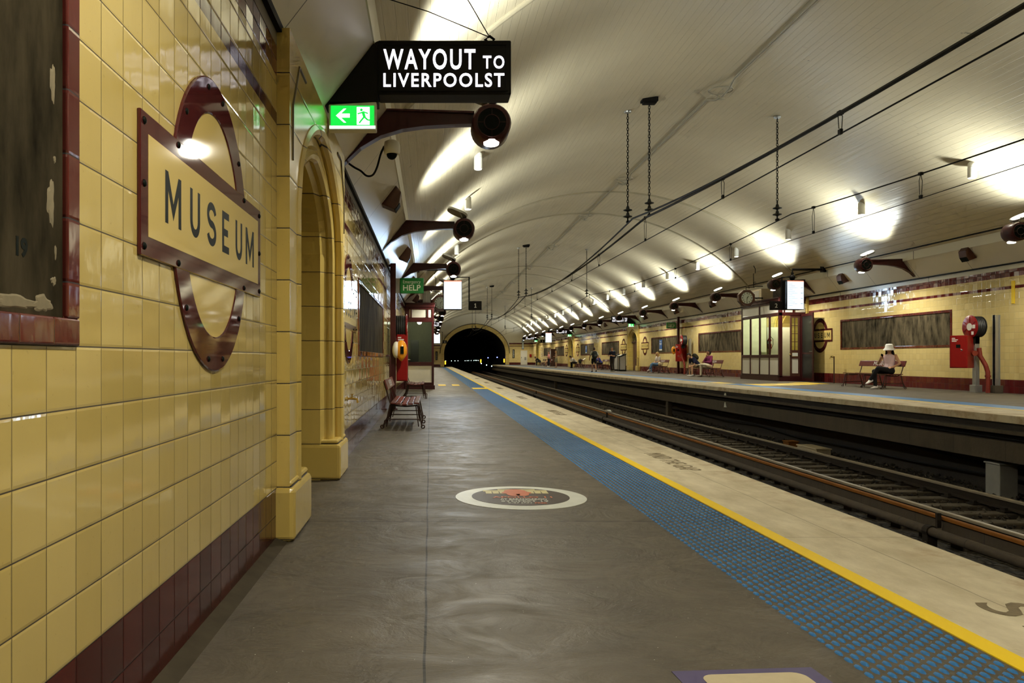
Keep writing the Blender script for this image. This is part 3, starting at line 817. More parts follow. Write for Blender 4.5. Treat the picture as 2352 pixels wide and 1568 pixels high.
def hanger(x, y, zb, plate, lab):
    zt = vault_z(x)
    t = thing('insulator_hanger', lab, 'insulator', (x, y, zb), 0, 'chain-hung insulators under the vault')
    h = zt - zb
    if plate: m = MB().box(-.20, .20, -.12, .12, h - .09, h + .02); m.box(-.16, .16, -.09, .09, h - .14, h - .09)
    else: m = MB().lathe([(.085, h - .05), (.10, h - .02), (.07, h + .02)], 14)
    m.build('ceiling_plate', M['blackmetal'] if plate else M['galv'], t)
    m = MB(); z = .46; i = 0
    while z < h - .06:
        ring = []
        for j in range(8):
            a = 2 * PI * j / 8; u_ = .025 * math.cos(a); w_ = .047 * math.sin(a)
            ring.append((u_, 0, z + w_) if i % 2 else (0, u_, z + w_))
        m.tube(ring, .0095, 5, closed=True); z += .074; i += 1
    m.cyl((0, 0, .40), (0, 0, .47), .014, 6)
    m.build('chain', M['blackmetal'], t)
    for zz in (.13, .30):
        MB().lathe([(.02, zz - .05), (.045, zz - .03), (.115, zz - .012), (.115, zz + .008), (.05, zz + .03), (.035, zz + .09), (.018, zz + .12)], 18).build('insulator_disc', M['hose'], t, smooth=True)
    m = MB().cyl((0, 0, -.02), (0, 0, .09), .02, 8); m.box(-.035, .035, -.05, .05, -.04, .015)
    m.build('wire_clamp', M['blackmetal'], t)
for i, y in enumerate(SUP[1:5]):
    o = ('nearest', 'second', 'third', 'farthest')[i]
    hanger(5.27, y + .5, 4.87, False, 'chain-hung insulator on round plate, left of the %s trio over the tracks' % o)
    hanger(5.62, y - .3, 4.90, True, 'chain-hung insulator on square plate, middle of the %s trio over the tracks' % o)
    hanger(9.39, y + .8, 4.98, False, 'chain-hung insulator over the far track, right of the %s trio' % o)
# conduit along the crown of the vault, with dropped junction fittings
t = thing('crown_conduit', 'pale conduit with dropped fittings running along the crown of the vault', 'conduit', (0, 0, 0))
P = []; ys_f = [9.9, 19.7, 29.4, 36.9, 47, 57.5, 68, 78.5, 89, 99.5]
zc = vault_z(7.3)
for y in ys_f: P += [(7.32, y - .9, zc - .04), (7.34, y - .45, zc - .16), (7.3, y - .2, zc - .22), (7.26, y + .2, zc - .22), (7.22, y + .7, zc - .05)]
MB().tube([(7.3, Y0, zc - .04)] + P + [(7.3, YE, zc - .04)], .032, 8).build('pipe_run', M['conduit'], t, smooth=True)
for y in ys_f:
    m = MB().lathe([(.05, -.04), (.09, -.03), (.09, .03), (.05, .05)], 12, at=(7.3, y, zc - .24)); 
    ring = [(7.3 + .30 * math.cos(2 * PI * j / 16), y + .30 * math.sin(2 * PI * j / 16), zc - .05) for j in range(16)]
    m.tube(ring, .012, 5, closed=True); m.tube([(7.3, y, zc - .2), (7.05, y + .15, zc - .04)], .01, 5); m.tube([(7.3, y, zc - .2), (7.5, y - .18, zc - .04)], .01, 5)
    m.build('fitting', M['conduit'], t)
for (x, z, r, lb) in ((-.40, 4.70, .030, 'upper cream conduit along the foot of the left vault'), (-.44, 4.60, .022, 'lower cream conduit along the foot of the left vault')):
    tag(MB().tube([(x, Y0, z), (x, YE, z)], r, 8).build('wall_conduit', M['rib'], smooth=True), lb, 'conduit', 'conduits at the foot of the left vault')
tag(MB().tube([(14.80, Y0, 4.60), (14.80, YE, 4.60)], .022, 8).build('wall_conduit', M['blackmetal'], smooth=True), 'dark conduit along the top of the right cornice', 'conduit')
# ------------------------------------------------------------------ poster hoardings
def poster(xw, d, z0, a, b, lab, near=False, number=None):
    yc = (a + b) / 2; hw = (b - a) / 2; H = BZ1 - BZ0
    t = thing('poster_hoarding', lab, 'hoarding', (xw, yc, z0 + BZ0), 0, 'weathered poster hoardings')
    m = MB()
    e = .012 * d; back = (-.015 if near else -.03) * d
    xs = sorted((back, e))
    m.box(*xs, -hw, hw, 0, FB); m.box(*xs, -hw, hw, H - FB, H); m.box(*xs, -hw, -hw + FB, FB, H - FB); m.box(*xs, hw - FB, hw, FB, H - FB)
    m.build('tiled_frame', M['frame_red'], t, bevel=.006)
    xs = sorted((back - .02 * d, back + .012 * d))
    MB().box(*xs, -hw + FB * .8, hw - FB * .8, FB * .8, H - FB * .8).build('board', M['board'] if near else M['board_far'], t)
    return t
t = poster(XL, 1, 0, *posters_l[0], 'large weathered hoarding marked 19 at the left edge of the picture', near=True)
yc = sum(posters_l[0]) / 2
text_mesh('19', (-.028, .028, -.025, .025), O=(-.0028, 1.955 - yc, 1.488 - BZ0), R=(0, 1, 0), U=(0, 0, 1), depth=.0006, bold=.045).build('lettering', M['letter_black'], t)
rng = random.Random(11)
m = MB()
for (yy, zz, ry, rz) in ((2.115, 1.955, .014, .05), (2.105, 1.63, .020, .060), (2.06, 1.355, .05, .022), (2.125, 1.75, .006, .010), (1.93, 1.35, .11, .016), (2.13, 1.50, .005, .02), (2.12, 1.42, .015, .012)):
    m = MB(); ring = []; mid = []
    for j in range(40):
        a = 2 * PI * j / 40; k = 1 + .16 * math.sin(3 * a + yy * 50) + .10 * math.sin(7 * a + zz * 40) + rng.uniform(-.05, .05)
        ring.append((-.003, yy - yc + ry * k * math.cos(a), zz - BZ0 + rz * k * math.sin(a))); mid.append((-.001, yy - yc + ry * k * .75 * math.cos(a), zz - BZ0 + rz * k * .75 * math.sin(a)))
    m.add(ring + mid, [[j, (j + 1) % 40, 40 + (j + 1) % 40, 40 + j] for j in range(40)] + [[40 + j for j in range(40)]])
    m.build('paste_flake', M['paste'], t)
poster(XL, 1, 0, *posters_l[1], 'dark weathered hoarding on the left wall beyond the arched portal', near=True)
poster(XL, 1, 0, *posters_l[2], 'dark hoarding on the left wall just before the glazed booth', near=True)
for i, pr in enumerate(posters_r):
    poster(XR, -1, ZR, *pr, ['large streaked hoarding on the right wall behind the woman in the white hat',
        'hoarding on the right wall behind the man in the maroon shirt', 'hoarding with a blue bill on the right wall by the far help post', 'hoarding on the right wall behind the two bin stands',
        'hoarding with a blue bill on the right wall behind the man with the black backpack', 'small far hoarding behind the standing woman in the skirt', 'farthest hoarding on the right wall before the end portal'][i])
for y, lb in ((52.1, 'blue paper bill pasted on the hoarding beside the far help post'), (77.0, 'blue paper bill pasted on the hoarding behind the backpack man')):
    t = thing('paper_bill', lb, 'poster', (XR - .02, y, ZR + 1.55), 0, 'blue bills on far hoardings')
    MB().box(.0, .012, -.30, .30, 0, .62).build('sheet', M['poster_blue'], t)
    MB().box(-.002, .010, -.30, .30, -.10, .0).build('white_footer', M['sign_white'], t)
    m = MB()
    for zz, w in ((.48, .17), (.36, .24), (.29, .20)): m.box(-.003, .0, -w, w, zz, zz + .035)
    m.build('text_lines', M['sign_white'], t)

# ------------------------------------------------------------------ station name roundels
def stroke_letter(ch, a, b, z0, z1, w, x):
    """condensed poster capital drawn with an even stroke, as one flat outline in the YZ plane"""
    m = MB(); c = (a + b) / 2; h = w / 2
    def poly(p): m.add([(x, *q) for q in p], [list(range(len(p)))])
    def ribbon(path):
        L_, R_ = [], []
        for i, p in enumerate(path):
            q0 = path[max(i - 1, 0)]; q1 = path[min(i + 1, len(path) - 1)]
            d = Vector((q1[0] - q0[0], q1[1] - q0[1])).normalized(); nn = Vector((-d.y, d.x)) * h
            L_.append((p[0] + nn.x, p[1] + nn.y)); R_.append((p[0] - nn.x, p[1] - nn.y))
        vs = [(x, *q) for q in L_ + R_]; k = len(path)
        m.add(vs, [[i, i + 1, k + i + 1, k + i] for i in range(k - 1)])
    if ch == 'M':
        v = z0 + .25 * (z1 - z0)
        poly([(a, z0), (a, z1), (a + w, z1), (a + w, z0)]); poly([(b - w, z0), (b - w, z1), (b, z1), (b, z0)])
        poly([(a + w, z1), (a + w, z1 - .075), (c, v - .03), (c, v + .035)]); poly([(b - w, z1), (c, v + .035), (c, v - .03), (b - w, z1 - .075)])
    elif ch == 'E':
        poly([(a, z0), (a, z1), (a + w, z1), (a + w, z0)])
        for zz, e in ((z0, b), (z1 - w, b), ((z0 + z1 - w) / 2, b - .02)): poly([(a + w, zz), (a + w, zz + w), (e, zz + w), (e, zz)])
    elif ch == 'U':
        r = (b - a) / 2 - h
        ribbon([(a + h, z1), (a + h, z0 + r + h)] + [(c - r * math.cos(PI * i / 12), z0 + h + r - r * math.sin(PI * i / 12)) for i in range(1, 12)] + [(b - h, z0 + r + h), (b - h, z1)])
    else:
        r = (b - a) / 2 - h; ry = (z1 - z0 - w) / 4; zt = z1 - h - ry; zb = z0 + h + ry
        P = [(c + r * math.cos(math.radians(q)), zt + ry * math.sin(math.radians(q))) for q in range(10, 261, 10)]
        Q = [(c + r * math.cos(math.radians(q)), zb + ry * math.sin(math.radians(q))) for q in range(80, -171, -10)]
        ribbon(P + [(c, (zt + zb) / 2)] + Q)
    return m
def roundel(loc, rz, lab):
    t = thing('station_roundel', lab, 'station sign', loc, rz, 'museum roundels')
    # local: plate in the local YZ plane facing +X
    n = 64; E = lambda a, b, x: [(x, a * math.cos(2 * PI * j / n), b * math.sin(2 * PI * j / n)) for j in range(n)]
    lo = [E(.62, .675, .0), E(.62, .675, .009), E(.614, .669, .012), E(.461, .521, .012), E(.455, .515, .009), E(.455, .515, .0)]
    m = MB(); m.add([p for l in lo for p in l], [[i * n + j, i * n + (j + 1) % n, (i + 1) * n + (j + 1) % n, (i + 1) * n + j] for i in range(5) for j in range(n)])
    m.build('ring', M['enamel_maroon'], t)
    m = MB()
    m.box(0, .014, -.957, .957, -.255, .255)
    m.build('name_bar', M['enamel_maroon'], t, bevel=.004)
    MB().box(.008, .0155, -.885, .885, -.182, .182).build('name_panel', M['enamel_cream'], t)
    m = MB(); m.add(E(.46, .52, .006), [list(range(n))])
    m.build('ring_infill', M['enamel_cream'], t)
    # readable from the room: text runs toward local +Y for a viewer at +X looking -X
    for ch, a, b in (('M', -.711, -.520), ('U', -.404, -.262), ('S', -.156, -.004), ('E', .100, .228), ('U', .358, .500), ('M', .580, .775)):
        stroke_letter(ch, a, b, -.10, .10, .035, .0158).build('lettering', M['letter_black'], t)
    m = MB()
    for (y, z) in [(-.925, .22), (-.925, 0), (-.925, -.22), (.925, .22), (.925, 0), (.925, -.22), (-.55, .235), (.55, .235), (-.55, -.235), (.55, -.235)]:
        m.ball((.014, y, z), .009, .014, .014, 12, 6)
    for a in (40, 78, 102, 140):
        for s in (1, -1): m.ball((.012, .575 * math.cos(math.radians(a)), s * .63 * math.sin(math.radians(a))), .009, .014, .014, 12, 6)
    m.build('fixing_bolt', M['letter_black'], t, smooth=True)
    return t
r0 = roundel((XL, 3.67, 1.825), 0, 'MUSEUM roundel on the near left wall, the largest in the picture')
dup(r0, (XL, 9.72, 1.825), 0, 'MUSEUM roundel on the left wall partly hidden beyond the arched portal')
for y, lb in ((30.83, 'MUSEUM roundel on the right wall half hidden by the open dark booth door'), (55.95, 'MUSEUM roundel on the right wall, right of the arched portal with the wooden door'), (62.1, 'MUSEUM roundel on the right wall above the bin stands'),
              (81.4, 'small far MUSEUM roundel right of the second far portal'), (88.1, 'small far MUSEUM roundel left of the second far portal'), (107.6, 'farthest MUSEUM roundel on the right wall near the end portal')):
    dup(r0, (XR, y, 1.825 + ZR), PI, lb)

# ------------------------------------------------------------------ bracket lamps
def bracket_lamp(flood=True):
    """local origin on the wall line at the bracket plane, z = 0 at platform level; reaches toward +X"""
    t = thing('bracket_lamp', 'lamp', 'lamp', (0, 0, 0), 0, 'maroon bracket lamps')
    top = [(.02, 3.44), (.51, 4.055), (.95, 4.045), (1.52, 4.02)]
    bot = [(1.52, 3.90), (1.30, 3.895), (.95, 3.875), (.70, 3.84), (.45, 3.765), (.22, 3.63), (.02, 3.44)]
    MB().prism(top + bot[:-1], 'y', -.028, .028).build('bracket_arm', M['maroon'], t)
    m = MB()
    for a, b in zip(bot, bot[1:]):
        m.prism([(a[0], a[1] - .012), (a[0], a[1] + .012), (b[0], b[1] + .012), (b[0], b[1] - .012)], 'y', -.07, .07)
    m.prism([(.51, 4.045), (.51, 4.065), (1.52, 4.035), (1.52, 4.01)], 'y', -.06, .06)
    m.build('arm_flange', M['maroon'], t)
    cx, cz = 1.71, 3.87
    prof = [(.10, -.185), (.17, -.185), (.205, -.178), (.222, -.15), (.222, .15), (.205, .178), (.17, .185), (.10, .185)]
    d = MB().lathe(prof, 28, 'y', (cx, 0, cz)).build('lamp_drum', M['maroon'], t, smooth=True)
    for s in (-1, 1):
        MB().lathe([(.02, s * .183), (.165, s * .183), (.165, s * .190), (.02, s * .190)], 28, 'y', (cx, 0, cz)).build('speaker_grille', M['letter_black'], d)
    for s in (-1, 1):
        m = MB()
        for r in (.165, .085):
            m.tube([(cx + r * math.cos(2 * PI * j / 24), s * .190, cz + r * math.sin(2 * PI * j / 24)) for j in range(24)], .006, 5, closed=True)
        for a in (0, 90, 180, 270):
            ca, sa = math.cos(math.radians(a)), math.sin(math.radians(a)); m.tube([(cx + .09 * ca, s * .190, cz + .09 * sa), (cx + .165 * ca, s * .190, cz + .165 * sa)], .004, 4)
        m.build('grille_ring', M['maroon'], d)
    MB().lathe([(.03, -.243), (.07, -.240), (.085, -.230), (.09, -.19)], 20, 'z', (cx, -.10, cz)).build('downlight_lens', M['bulb'], t, smooth=True)
    if flood:
        m = MB()
        up = Vector((.42, .30, .86)).normalized(); ax = (Vector((1, 0, 0)) - up * up.x).normalized(); sd = up.cross(ax); c = Vector((cx - .13, 0, cz + .36))
        def disc(u0, u1, a_, b_, n=24):
            vs = [c + ax * (a_ * math.copysign(abs(math.cos(q)) ** .7, math.cos(q))) + sd * (b_ * math.copysign(abs(math.sin(q)) ** .7, math.sin(q))) + up * u for u in (u0, u1) for q in [2 * PI * j / n for j in range(n)]]
            m.add(vs, [list(range(n))[::-1], [n + j for j in range(n)]] + [[j, (j + 1) % n, n + (j + 1) % n, n + j] for j in range(n)])
        disc(-.03, .02, .22, .12)
        fl = m.build('flood_head', M['grey'], t)
        m = MB(); disc(.02, .026, .195, .10); m.build('flood_lens', M['bulb_flood'], fl)
        m = MB(); m.tube([(cx - .02, .09, cz + .2), tuple(c + Vector((.05, .09, -.02)))], .014, 6); m.tube([(cx - .02, -.09, cz + .2), tuple(c + Vector((.05, -.09, -.02)))], .014, 6)
        m.tube([(cx - .02, .10, cz + .2), (cx - .02, -.10, cz + .2)], .016, 6); m.build('flood_stirrup', M['grey'], t)
    return t
LAMPS = []
proto = bracket_lamp(True)
YL = [9.0 + 7.2 * i for i in range(-2, 15)]; YR_ = [18.3 + 6.4 * i for i in range(-4, 16)]
first = True; kl = 0
for y in YL:
    nm = 'maroon drum lamp on left wall bracket, ' + ('behind the camera' if y < 5 else 'nearest the camera under the way out sign' if y < 10 else '%s from the camera' % ORD[kl])
    if y > 5: kl += 1
    if first: proto.location = (XL, y, 0); proto['label'] = nm; first = False
    else: dup(proto, (XL, y, 0), 0, nm)
    LAMPS.append((XL, y, 0, 1))
kr = 0
for y in YR_:
    nm = 'maroon drum lamp on right wall bracket, ' + ('out of view' if y < 18 else 'at the right edge of the picture' if y < 19 else '%s from the right edge' % ORD[kr])
    if y > 18: kr += 1
    dup(proto, (XR + .02, y, ZR - .01), PI, nm); LAMPS.append((XR + .02, y, ZR - .01, -1))

# white cylinder lights fixed to the vault
cyl = thing('cylinder_light', 'light', 'light', (0, 0, 0), 0, 'white cylinder lights on the vault')
MB().lathe([(.085, 0), (.10, .01), (.10, .27), (.095, .275)], 20).build('body', M['plastic_white'], cyl, smooth=True)
MB().lathe([(.097, .277), (.097, .36), (.05, .42)], 20).build('mount', M['plastic_white'], cyl, smooth=True)
MB().lathe([(.08, -.006), (.08, .0)], 20).build('lens', M['bulb_cyl'], cyl)
CYL = []
first = True
for side in (0, 1):
    x = 1.12 if side == 0 else 13.28
    k = 0
    for i in range(-3, 20):
        y = (18.3 if side == 0 else 19.2) + 4.93 * i
        if y > 116 or y < 17: continue
        z = vault_z(x) - .36
        lb = 'small white cylinder light on the %s vault, %s from the camera' % (('left', 'right')[side], ORD[min(k, 19)] if k < 20 else 'last'); k += 1
        if first: cyl.location = (x, y, z); cyl['label'] = lb; first = False
        else: dup(cyl, (x, y, z), 0, lb)
        CYL.append((x, y, z))

# wedge speakers on the soffits
sp = thing('soffit_speaker', 'speaker', 'speaker', (0, 0, 0), 0, 'dark wedge speakers on the soffits')
MB().prism([(0, .03), (.24, .33), (.33, .22), (.30, .05), (.22, -.06)], 'y', -.16, .16).build('cabinet', M['wood_dark'], sp, bevel=.012)
MB().prism([(.225, -.068), (.30, .045), (.306, .041), (.232, -.073)], 'y', -.14, .14).build('speaker_grille', M['letter_black'], sp)
first = True
for i, y in enumerate([12.8, 19.6, 26.6, 34.0, 41.2]):
    lb = 'dark wedge speaker on the left soffit, %s from the camera' % ORD[i]
    if first: sp.location = (XL + .22, y, 3.68); sp['label'] = lb; first = False
    else: dup(sp, (XL + .22, y, 3.68), 0, lb)
for i, y in enumerate([21.8, 28.4, 35.0, 41.5, 47.6, 54.4, 60.5, 66.8, 73]):
    dup(sp, (XR - .22, y, 3.68 + ZR), PI, 'dark wedge speaker on the right soffit, %s from the right edge' % ORD[i])

# ------------------------------------------------------------------ way out signs
def way_out(loc, d, lines, lab, arrow_lab, near=True, grp='lit way out signs'):
    """loc = wall line at sign plane; the box reaches d * X into the room and faces the camera (-Y)"""
    t = thing('way_out_sign', lab, 'sign', loc, 0, grp)
    X = lambda v: v * d
    m = MB(); m.box(*sorted((X(.545), X(1.745))), 0, .245, 3.585, 4.075)
    b = m.build('sign_box', M['black'], t, bevel=.012)
    m = MB(); m.prism([(X(.0), 3.47), (X(.0), 3.585), (X(.02), 3.60), (X(.50), 4.05), (X(.545), 4.075), (X(.545), 3.525), (X(.10), 3.50)], 'y', .02, .23)
    m.build('wedge_bracket', M['black'], t)
    x0, x1 = sorted((X(.595), X(1.70)))
    m = MB()
    for (a, b_, c, e) in ((x0 - .02, x1 + .02, 3.615, 3.635), (x0 - .02, x1 + .02, 4.03, 4.05), (x0 - .02, x0, 3.635, 4.03), (x1, x1 + .02, 3.635, 4.03)): m.box(a, b_, -.012, .0, c, e)
    m.build('face_bead', M['black'], b)
    w = x1 - x0
    def place(s, f0, f1, z0, z1, bold, spc): text_mesh(s, (x0 + w * f0, x0 + w * f1, z0, z1), O=(0, -.001, 0), depth=.004, bold=bold, spacing=spc).build('lettering', M['letter_lit'], t)
    place(lines[0], .0, .75, 3.809, 3.995, .02, 1.22); place('TO', .81, .985, 3.817, 3.935, .02, 1.25); place(lines[1], .0, .985, 3.652, 3.778, .02, 1.2)
    if near:
        m = MB(); m.tube([(X(1.57), .12, 4.07), (X(1.60), .12, 4.13), (X(1.56), .12, 4.16), (X(1.52), .12, 4.13)], .014, 6, closed=True)
        m.tube([(X(1.56), .12, 4.15), (X(1.40), .35, 4.55), (X(.95), .85, 5.55)], .005, 5); m.tube([(X(1.56), .12, 4.15), (X(1.0), .2, 4.42), (X(.50), .30, 4.62)], .005, 5)
        m.build('stay_wire', M['blackmetal'], t)
    # the running-man exit box below is a thing of its own
    e = thing('exit_sign', arrow_lab, 'sign', (loc[0], loc[1] + .02, loc[2]), 0, 'green running-man exit signs')
    ex0, ex1 = sorted((X(.10), X(.53)))
    MB().box(ex0, ex1, 0, .10, 3.27, 3.535).build('housing', M['white'], e, bevel=.008)
    fx0, fx1, fz0, fz1 = ex0 + .02, ex1 - .02, 3.31, 3.49
    W = fx1 - fx0; H = fz1 - fz0
    MB().box(fx0, fx1, -.006, .002, fz0, fz1).build('green_face', M['exit_green'], e)
    MB().box(ex0 + .008, ex1 - .008, -.004, .002, 3.285, 3.31).build('light_edge', M['exit_white'], e)
    q = lambda u, v: (fx0 + W * u, fz0 + H * v)
    sgn = (lambda u: u) if d > 0 else (lambda u: 1 - u)
    m = MB()
    ar = [(.12, .5), (.30, .85), (.30 + .06, .85), (.24, .60), (.44, .60), (.44, .40), (.24, .40), (.36, .15), (.30, .15)]
    m.prism([q(sgn(a), b_) for a, b_ in ar], 'y', -.009, -.006)
    m.build('arrow', M['exit_white'], e)
    m = MB(); m.prism([q(sgn(a), b_) for a, b_ in ((.60, .04), (.90, .04), (.90, .93), (.60, .93))], 'y', -.009, -.006); m.build('doorway_panel', M['exit_white'], e)
    m = MB()
    def limb(p, q_, wd):
        p = q(sgn(p[0]), p[1]); q_ = q(sgn(q_[0]), q_[1]); v = Vector((q_[0] - p[0], q_[1] - p[1])); nn = Vector((-v.y, v.x)).normalized() * wd
        m.prism([(p[0] + nn.x, p[1] + nn.y), (q_[0] + nn.x, q_[1] + nn.y), (q_[0] - nn.x, q_[1] - nn.y), (p[0] - nn.x, p[1] - nn.y)], 'y', -.012, -.009)
    hd = q(sgn(.71), .78); m.prism([(hd[0] + .012 * math.cos(a * .5), hd[1] + .012 * math.sin(a * .5)) for a in range(12)], 'y', -.012, -.009)
    for p, q_, wd in (((.74, .70), (.78, .42), .012), ((.74, .66), (.62, .58), .005), ((.76, .68), (.86, .60), .005), ((.77, .42), (.70, .24), .007), ((.70, .24), (.66, .12), .006), ((.78, .42), (.86, .27), .007), ((.86, .27), (.94, .27), .006)): limb(p, q_, wd)
    m.build('running_figure', M['exit_green'], e)
    return t
way_out((XL, 7.05, 0), 1, ('WAYOUT', 'LIVERPOOLST'), 'black hanging sign reading WAYOUT TO LIVERPOOLST in lit white letters', 'bright green exit sign with left arrow under the near way out sign')
way_out((XL, 59.0, 0), 1, ('WAYOUT', 'LIVERPOOLST'), 'small lit way out sign on the left side beyond the glazed booth', 'far green exit sign on the left side beyond the glazed booth', False)
way_out((XR - .15, 58.0, ZR), -1, ('WAYOUT', 'BATHURST ST'), 'lit way out sign on the right wall over the portal with the wooden door', 'green exit sign under the right way out sign nearest the camera', False)
way_out((XR - .15, 83.6, ZR), -1, ('WAYOUT', 'BATHURST ST'), 'second lit way out sign along the right wall', 'green exit sign under the second right way out sign', False)
way_out((XR - .15, 110.2, ZR), -1, ('WAYOUT', 'BATHURST ST'), 'farthest lit way out sign along the right wall', 'green exit sign under the farthest right way out sign', False)

def smooth_path(P, k=5):
    P = [Vector(p) for p in P]; out = []
    for i in range(len(P) - 1):
        a, b, c, d = P[max(i - 1, 0)], P[i], P[i + 1], P[min(i + 2, len(P) - 1)]
        for j in range(k):
            u = j / k; out.append(.5 * ((2 * b) + (c - a) * u + (2 * a - 5 * b + 4 * c - d) * u * u + (3 * b - a - 3 * c + d) * u ** 3))
    return out + [P[-1]]
# dome camera with its looping cable
t = thing('dome_camera', 'white dome camera under the nearest left bracket lamp', 'camera', (XL + .57, 9.12, 3.63))
MB().lathe([(.05, .12), (.085, .10), (.095, .05), (.095, -.02), (.088, -.04)], 20).build('housing', M['plastic_white'], t, smooth=True)
MB().ball((0, 0, -.045), .062, .062, .06, 14, 8).build('dome', M['letter_black'], t, smooth=True)
MB().tube(smooth_path([(-.09, 0, .05), (-.13, -.02, -.05), (-.17, -.03, -.20), (-.22, -.03, -.29), (-.29, -.03, -.30), (-.36, -.02, -.24), (-.43, -.01, -.20), (-.50, 0, -.15)]), .012, 8).build('cable', M['black'], t, smooth=True)

# ------------------------------------------------------------------ screens and platform numbers
def screen(loc, rz, mount_dx, num, lab, lab_n, bright, gx):
    t = thing('information_screen', lab, 'screen', loc, rz, 'hanging information screens')
    w, h = .35, .55
    MB().box(-w, w, 0, .42, -h, h).build('case', M['black'], t, bevel=.012)
    MB().box(-w + .02, w - .02, -.004, .002, -h + .02, h - .02).build('display', M['screen'], t)
    MB().box(-w + .02, w - .02, -.007, -.003, h - .055, h - .02).build('header_bar', M['screen_red'], t)
    if bright:
        m = MB()
        for k in range(13):
            zz = h - .16 - k * .066; m.box(-w + .05, -w + .05 + .18 + .1 * ((k * 7) % 3), -.007, -.003, zz, zz + .010)
            if k % 3 == 2: m.box(w - .14, w - .05, -.007, -.003, zz, zz + .02)
        m.build('timetable_lines', M['screen_text'], t)
    c, s_ = math.cos(-rz), math.sin(-rz)
    m = MB(); m.ball((0, .2, h + .12), .11, .11, .11, 12, 8); m.cyl((0, .2, h), (0, .2, h + .3), .05, 10)
    P = [(0, .2, h + .2), (0, .2, h + .42), (mount_dx * c, .2 + mount_dx * s_, h + .42)]
    m.tube(P, .045, 8); m.box(P[2][0] - .1, P[2][0] + .1, P[2][1] - .1, P[2][1] + .1, h + .32, h + .62)
    m.build('hanger_arm', M['black'], t)
    # number flag beside it
    f = thing('platform_number', lab_n, 'sign', loc, 0, 'platform number flags')
    x0, x1 = sorted((gx, gx + .47 * (1 if gx > 0 else -1)))
    MB().box(x0, x1, .15, .20, -.56, -.22).build('plate', M['black'], f, bevel=.004)
    xp = gx if gx > 0 else gx
    m = MB(); m.tube([(0, .2, h + .13), (xp, .2, h + .13), (xp, .2, -.55)], .03, 6); m.build('flag_post', M['black'], f)
    cx = (x0 + x1) / 2
    if num == '1':
        MB().prism([(cx - .04, -.47), (cx + .045, -.47), (cx + .045, -.45), (cx + .017, -.45), (cx + .017, -.31), (cx - .008, -.31), (cx - .04, -.338), (cx - .04, -.358), (cx - .012, -.338), (cx - .012, -.45), (cx - .04, -.45)], 'y', .146, .15).build('numeral', M['sign_white'], f)
    else: text_mesh(num, (cx - .05, cx + .05, -.47, -.31), O=(0, .149, 0), depth=.003, bold=.01).build('numeral', M['sign_white'], f)
screen((.845, 29.3, 3.595), 0, -1.35, '1', 'bright white portrait screen beside the platform 1 flag', 'black flag sign with white numeral 1 by the left screen', False, .62)
screen((13.66, 29.3, 3.595), math.radians(8), 1.2, '2', 'bright portrait timetable screen above the far glazed booth', 'black flag sign with white numeral 2 by the right screen', True, -.42)
screen((.72, 84.0, 3.4), 0, -1.2, '1', 'small far bright screen on the left beyond the glazed booth', 'small far black flag with numeral 1 beyond the glazed booth', False, .62)
screen((13.15, 87.0, 3.55), math.radians(-8), 1.7, '2', 'small far bright screen hanging on the right side', 'small far black flag with numeral 2 on the right side', False, -.42)

# ------------------------------------------------------------------ clocks
def clock(loc, rz, lab, bx):
    t = thing('station_clock', lab, 'clock', loc, rz, 'octagonal station clocks')
    oct_ = [(.37 * math.cos(math.radians(22.5 + 45 * i)), .37 * math.sin(math.radians(22.5 + 45 * i))) for i in range(8)]
    MB().prism(oct_, 'y', -.11, .11).build('case', M['wood_dark'], t, bevel=.02)
    for s in (-1, 1):
        MB().lathe([(.01, s * .110), (.245, s * .110), (.245, s * .118)], 32, 'y').build('dial', M['clock_face'], t)
    m = MB()
    for s in (-1,):
        for h in range(12):
            a = math.radians(h * 30); ca, sa = math.sin(a), math.cos(a)
            for off in ((-.012, 0, .012) if h % 3 != 0 else (-.018, -.006, .006, .018)):
                p = Vector((ca * .165 + sa * off, -.121, sa * .165 - ca * off)); q = Vector((ca * .225 + sa * off, -.121, sa * .225 - ca * off))
                m.tube([p, q], .0035, 4)
    m.build('numerals', M['letter_black'], t)
    m = MB()
    for a, l, r in ((45, .11, .011), (183, .17, .008)):
        a = math.radians(a); m.tube([(0, -.124, 0), (math.sin(a) * l, -.124, math.cos(a) * l)], [r, r * .5], 6)
    m.build('hands', M['letter_black'], t)
    MB().tube([(.26 * math.cos(2 * PI * j / 28), -.115, .26 * math.sin(2 * PI * j / 28)) for j in range(28)], .018, 6, closed=True).build('bezel', M['wood_dark'], t, smooth=True)
    m = MB(); m.tube([(0, 0, .34), (0, 0, .46), (bx * .5, 0, .46), (bx * .5, 0, .5), (bx, 0, .5)], .018, 6); m.tube([(bx * .45, 0, .46), (bx * .45, 0, 1.05), (bx * .55, 0, 1.05), (bx * .55, 0, 1.25), (bx * .45, 0, 1.38)], .014, 6)
    m.tube([(bx * (.45 + .1 * (1 - i / 18.)) * 1. - .08 * bx * (1 - i / 20) * math.cos(i * .6), 0, .62 + .09 * (1 - i / 20) * math.sin(i * .6)) for i in range(19)], .009, 5)
    m.tube([(bx, 0, -.1), (bx * .7, 0, -.18), (bx * .5, 0, -.1), (bx * .6, 0, -.02), (bx * .68, 0, -.07)], .009, 5)
    m.tube([(.3 * (1 if bx > 0 else -1), 0, 0), (bx, 0, 0)], .03, 6)
    m.build('scroll_bracket', M['blackmetal'], t)
clock((13.50, 33.5, 3.80), 0, 'octagonal wooden clock at half past one beside the far glazed booth', .72)
clock((.42, 32.6, 3.52), 0, 'octagonal wooden clock half hidden behind the left bright screen', -.40)

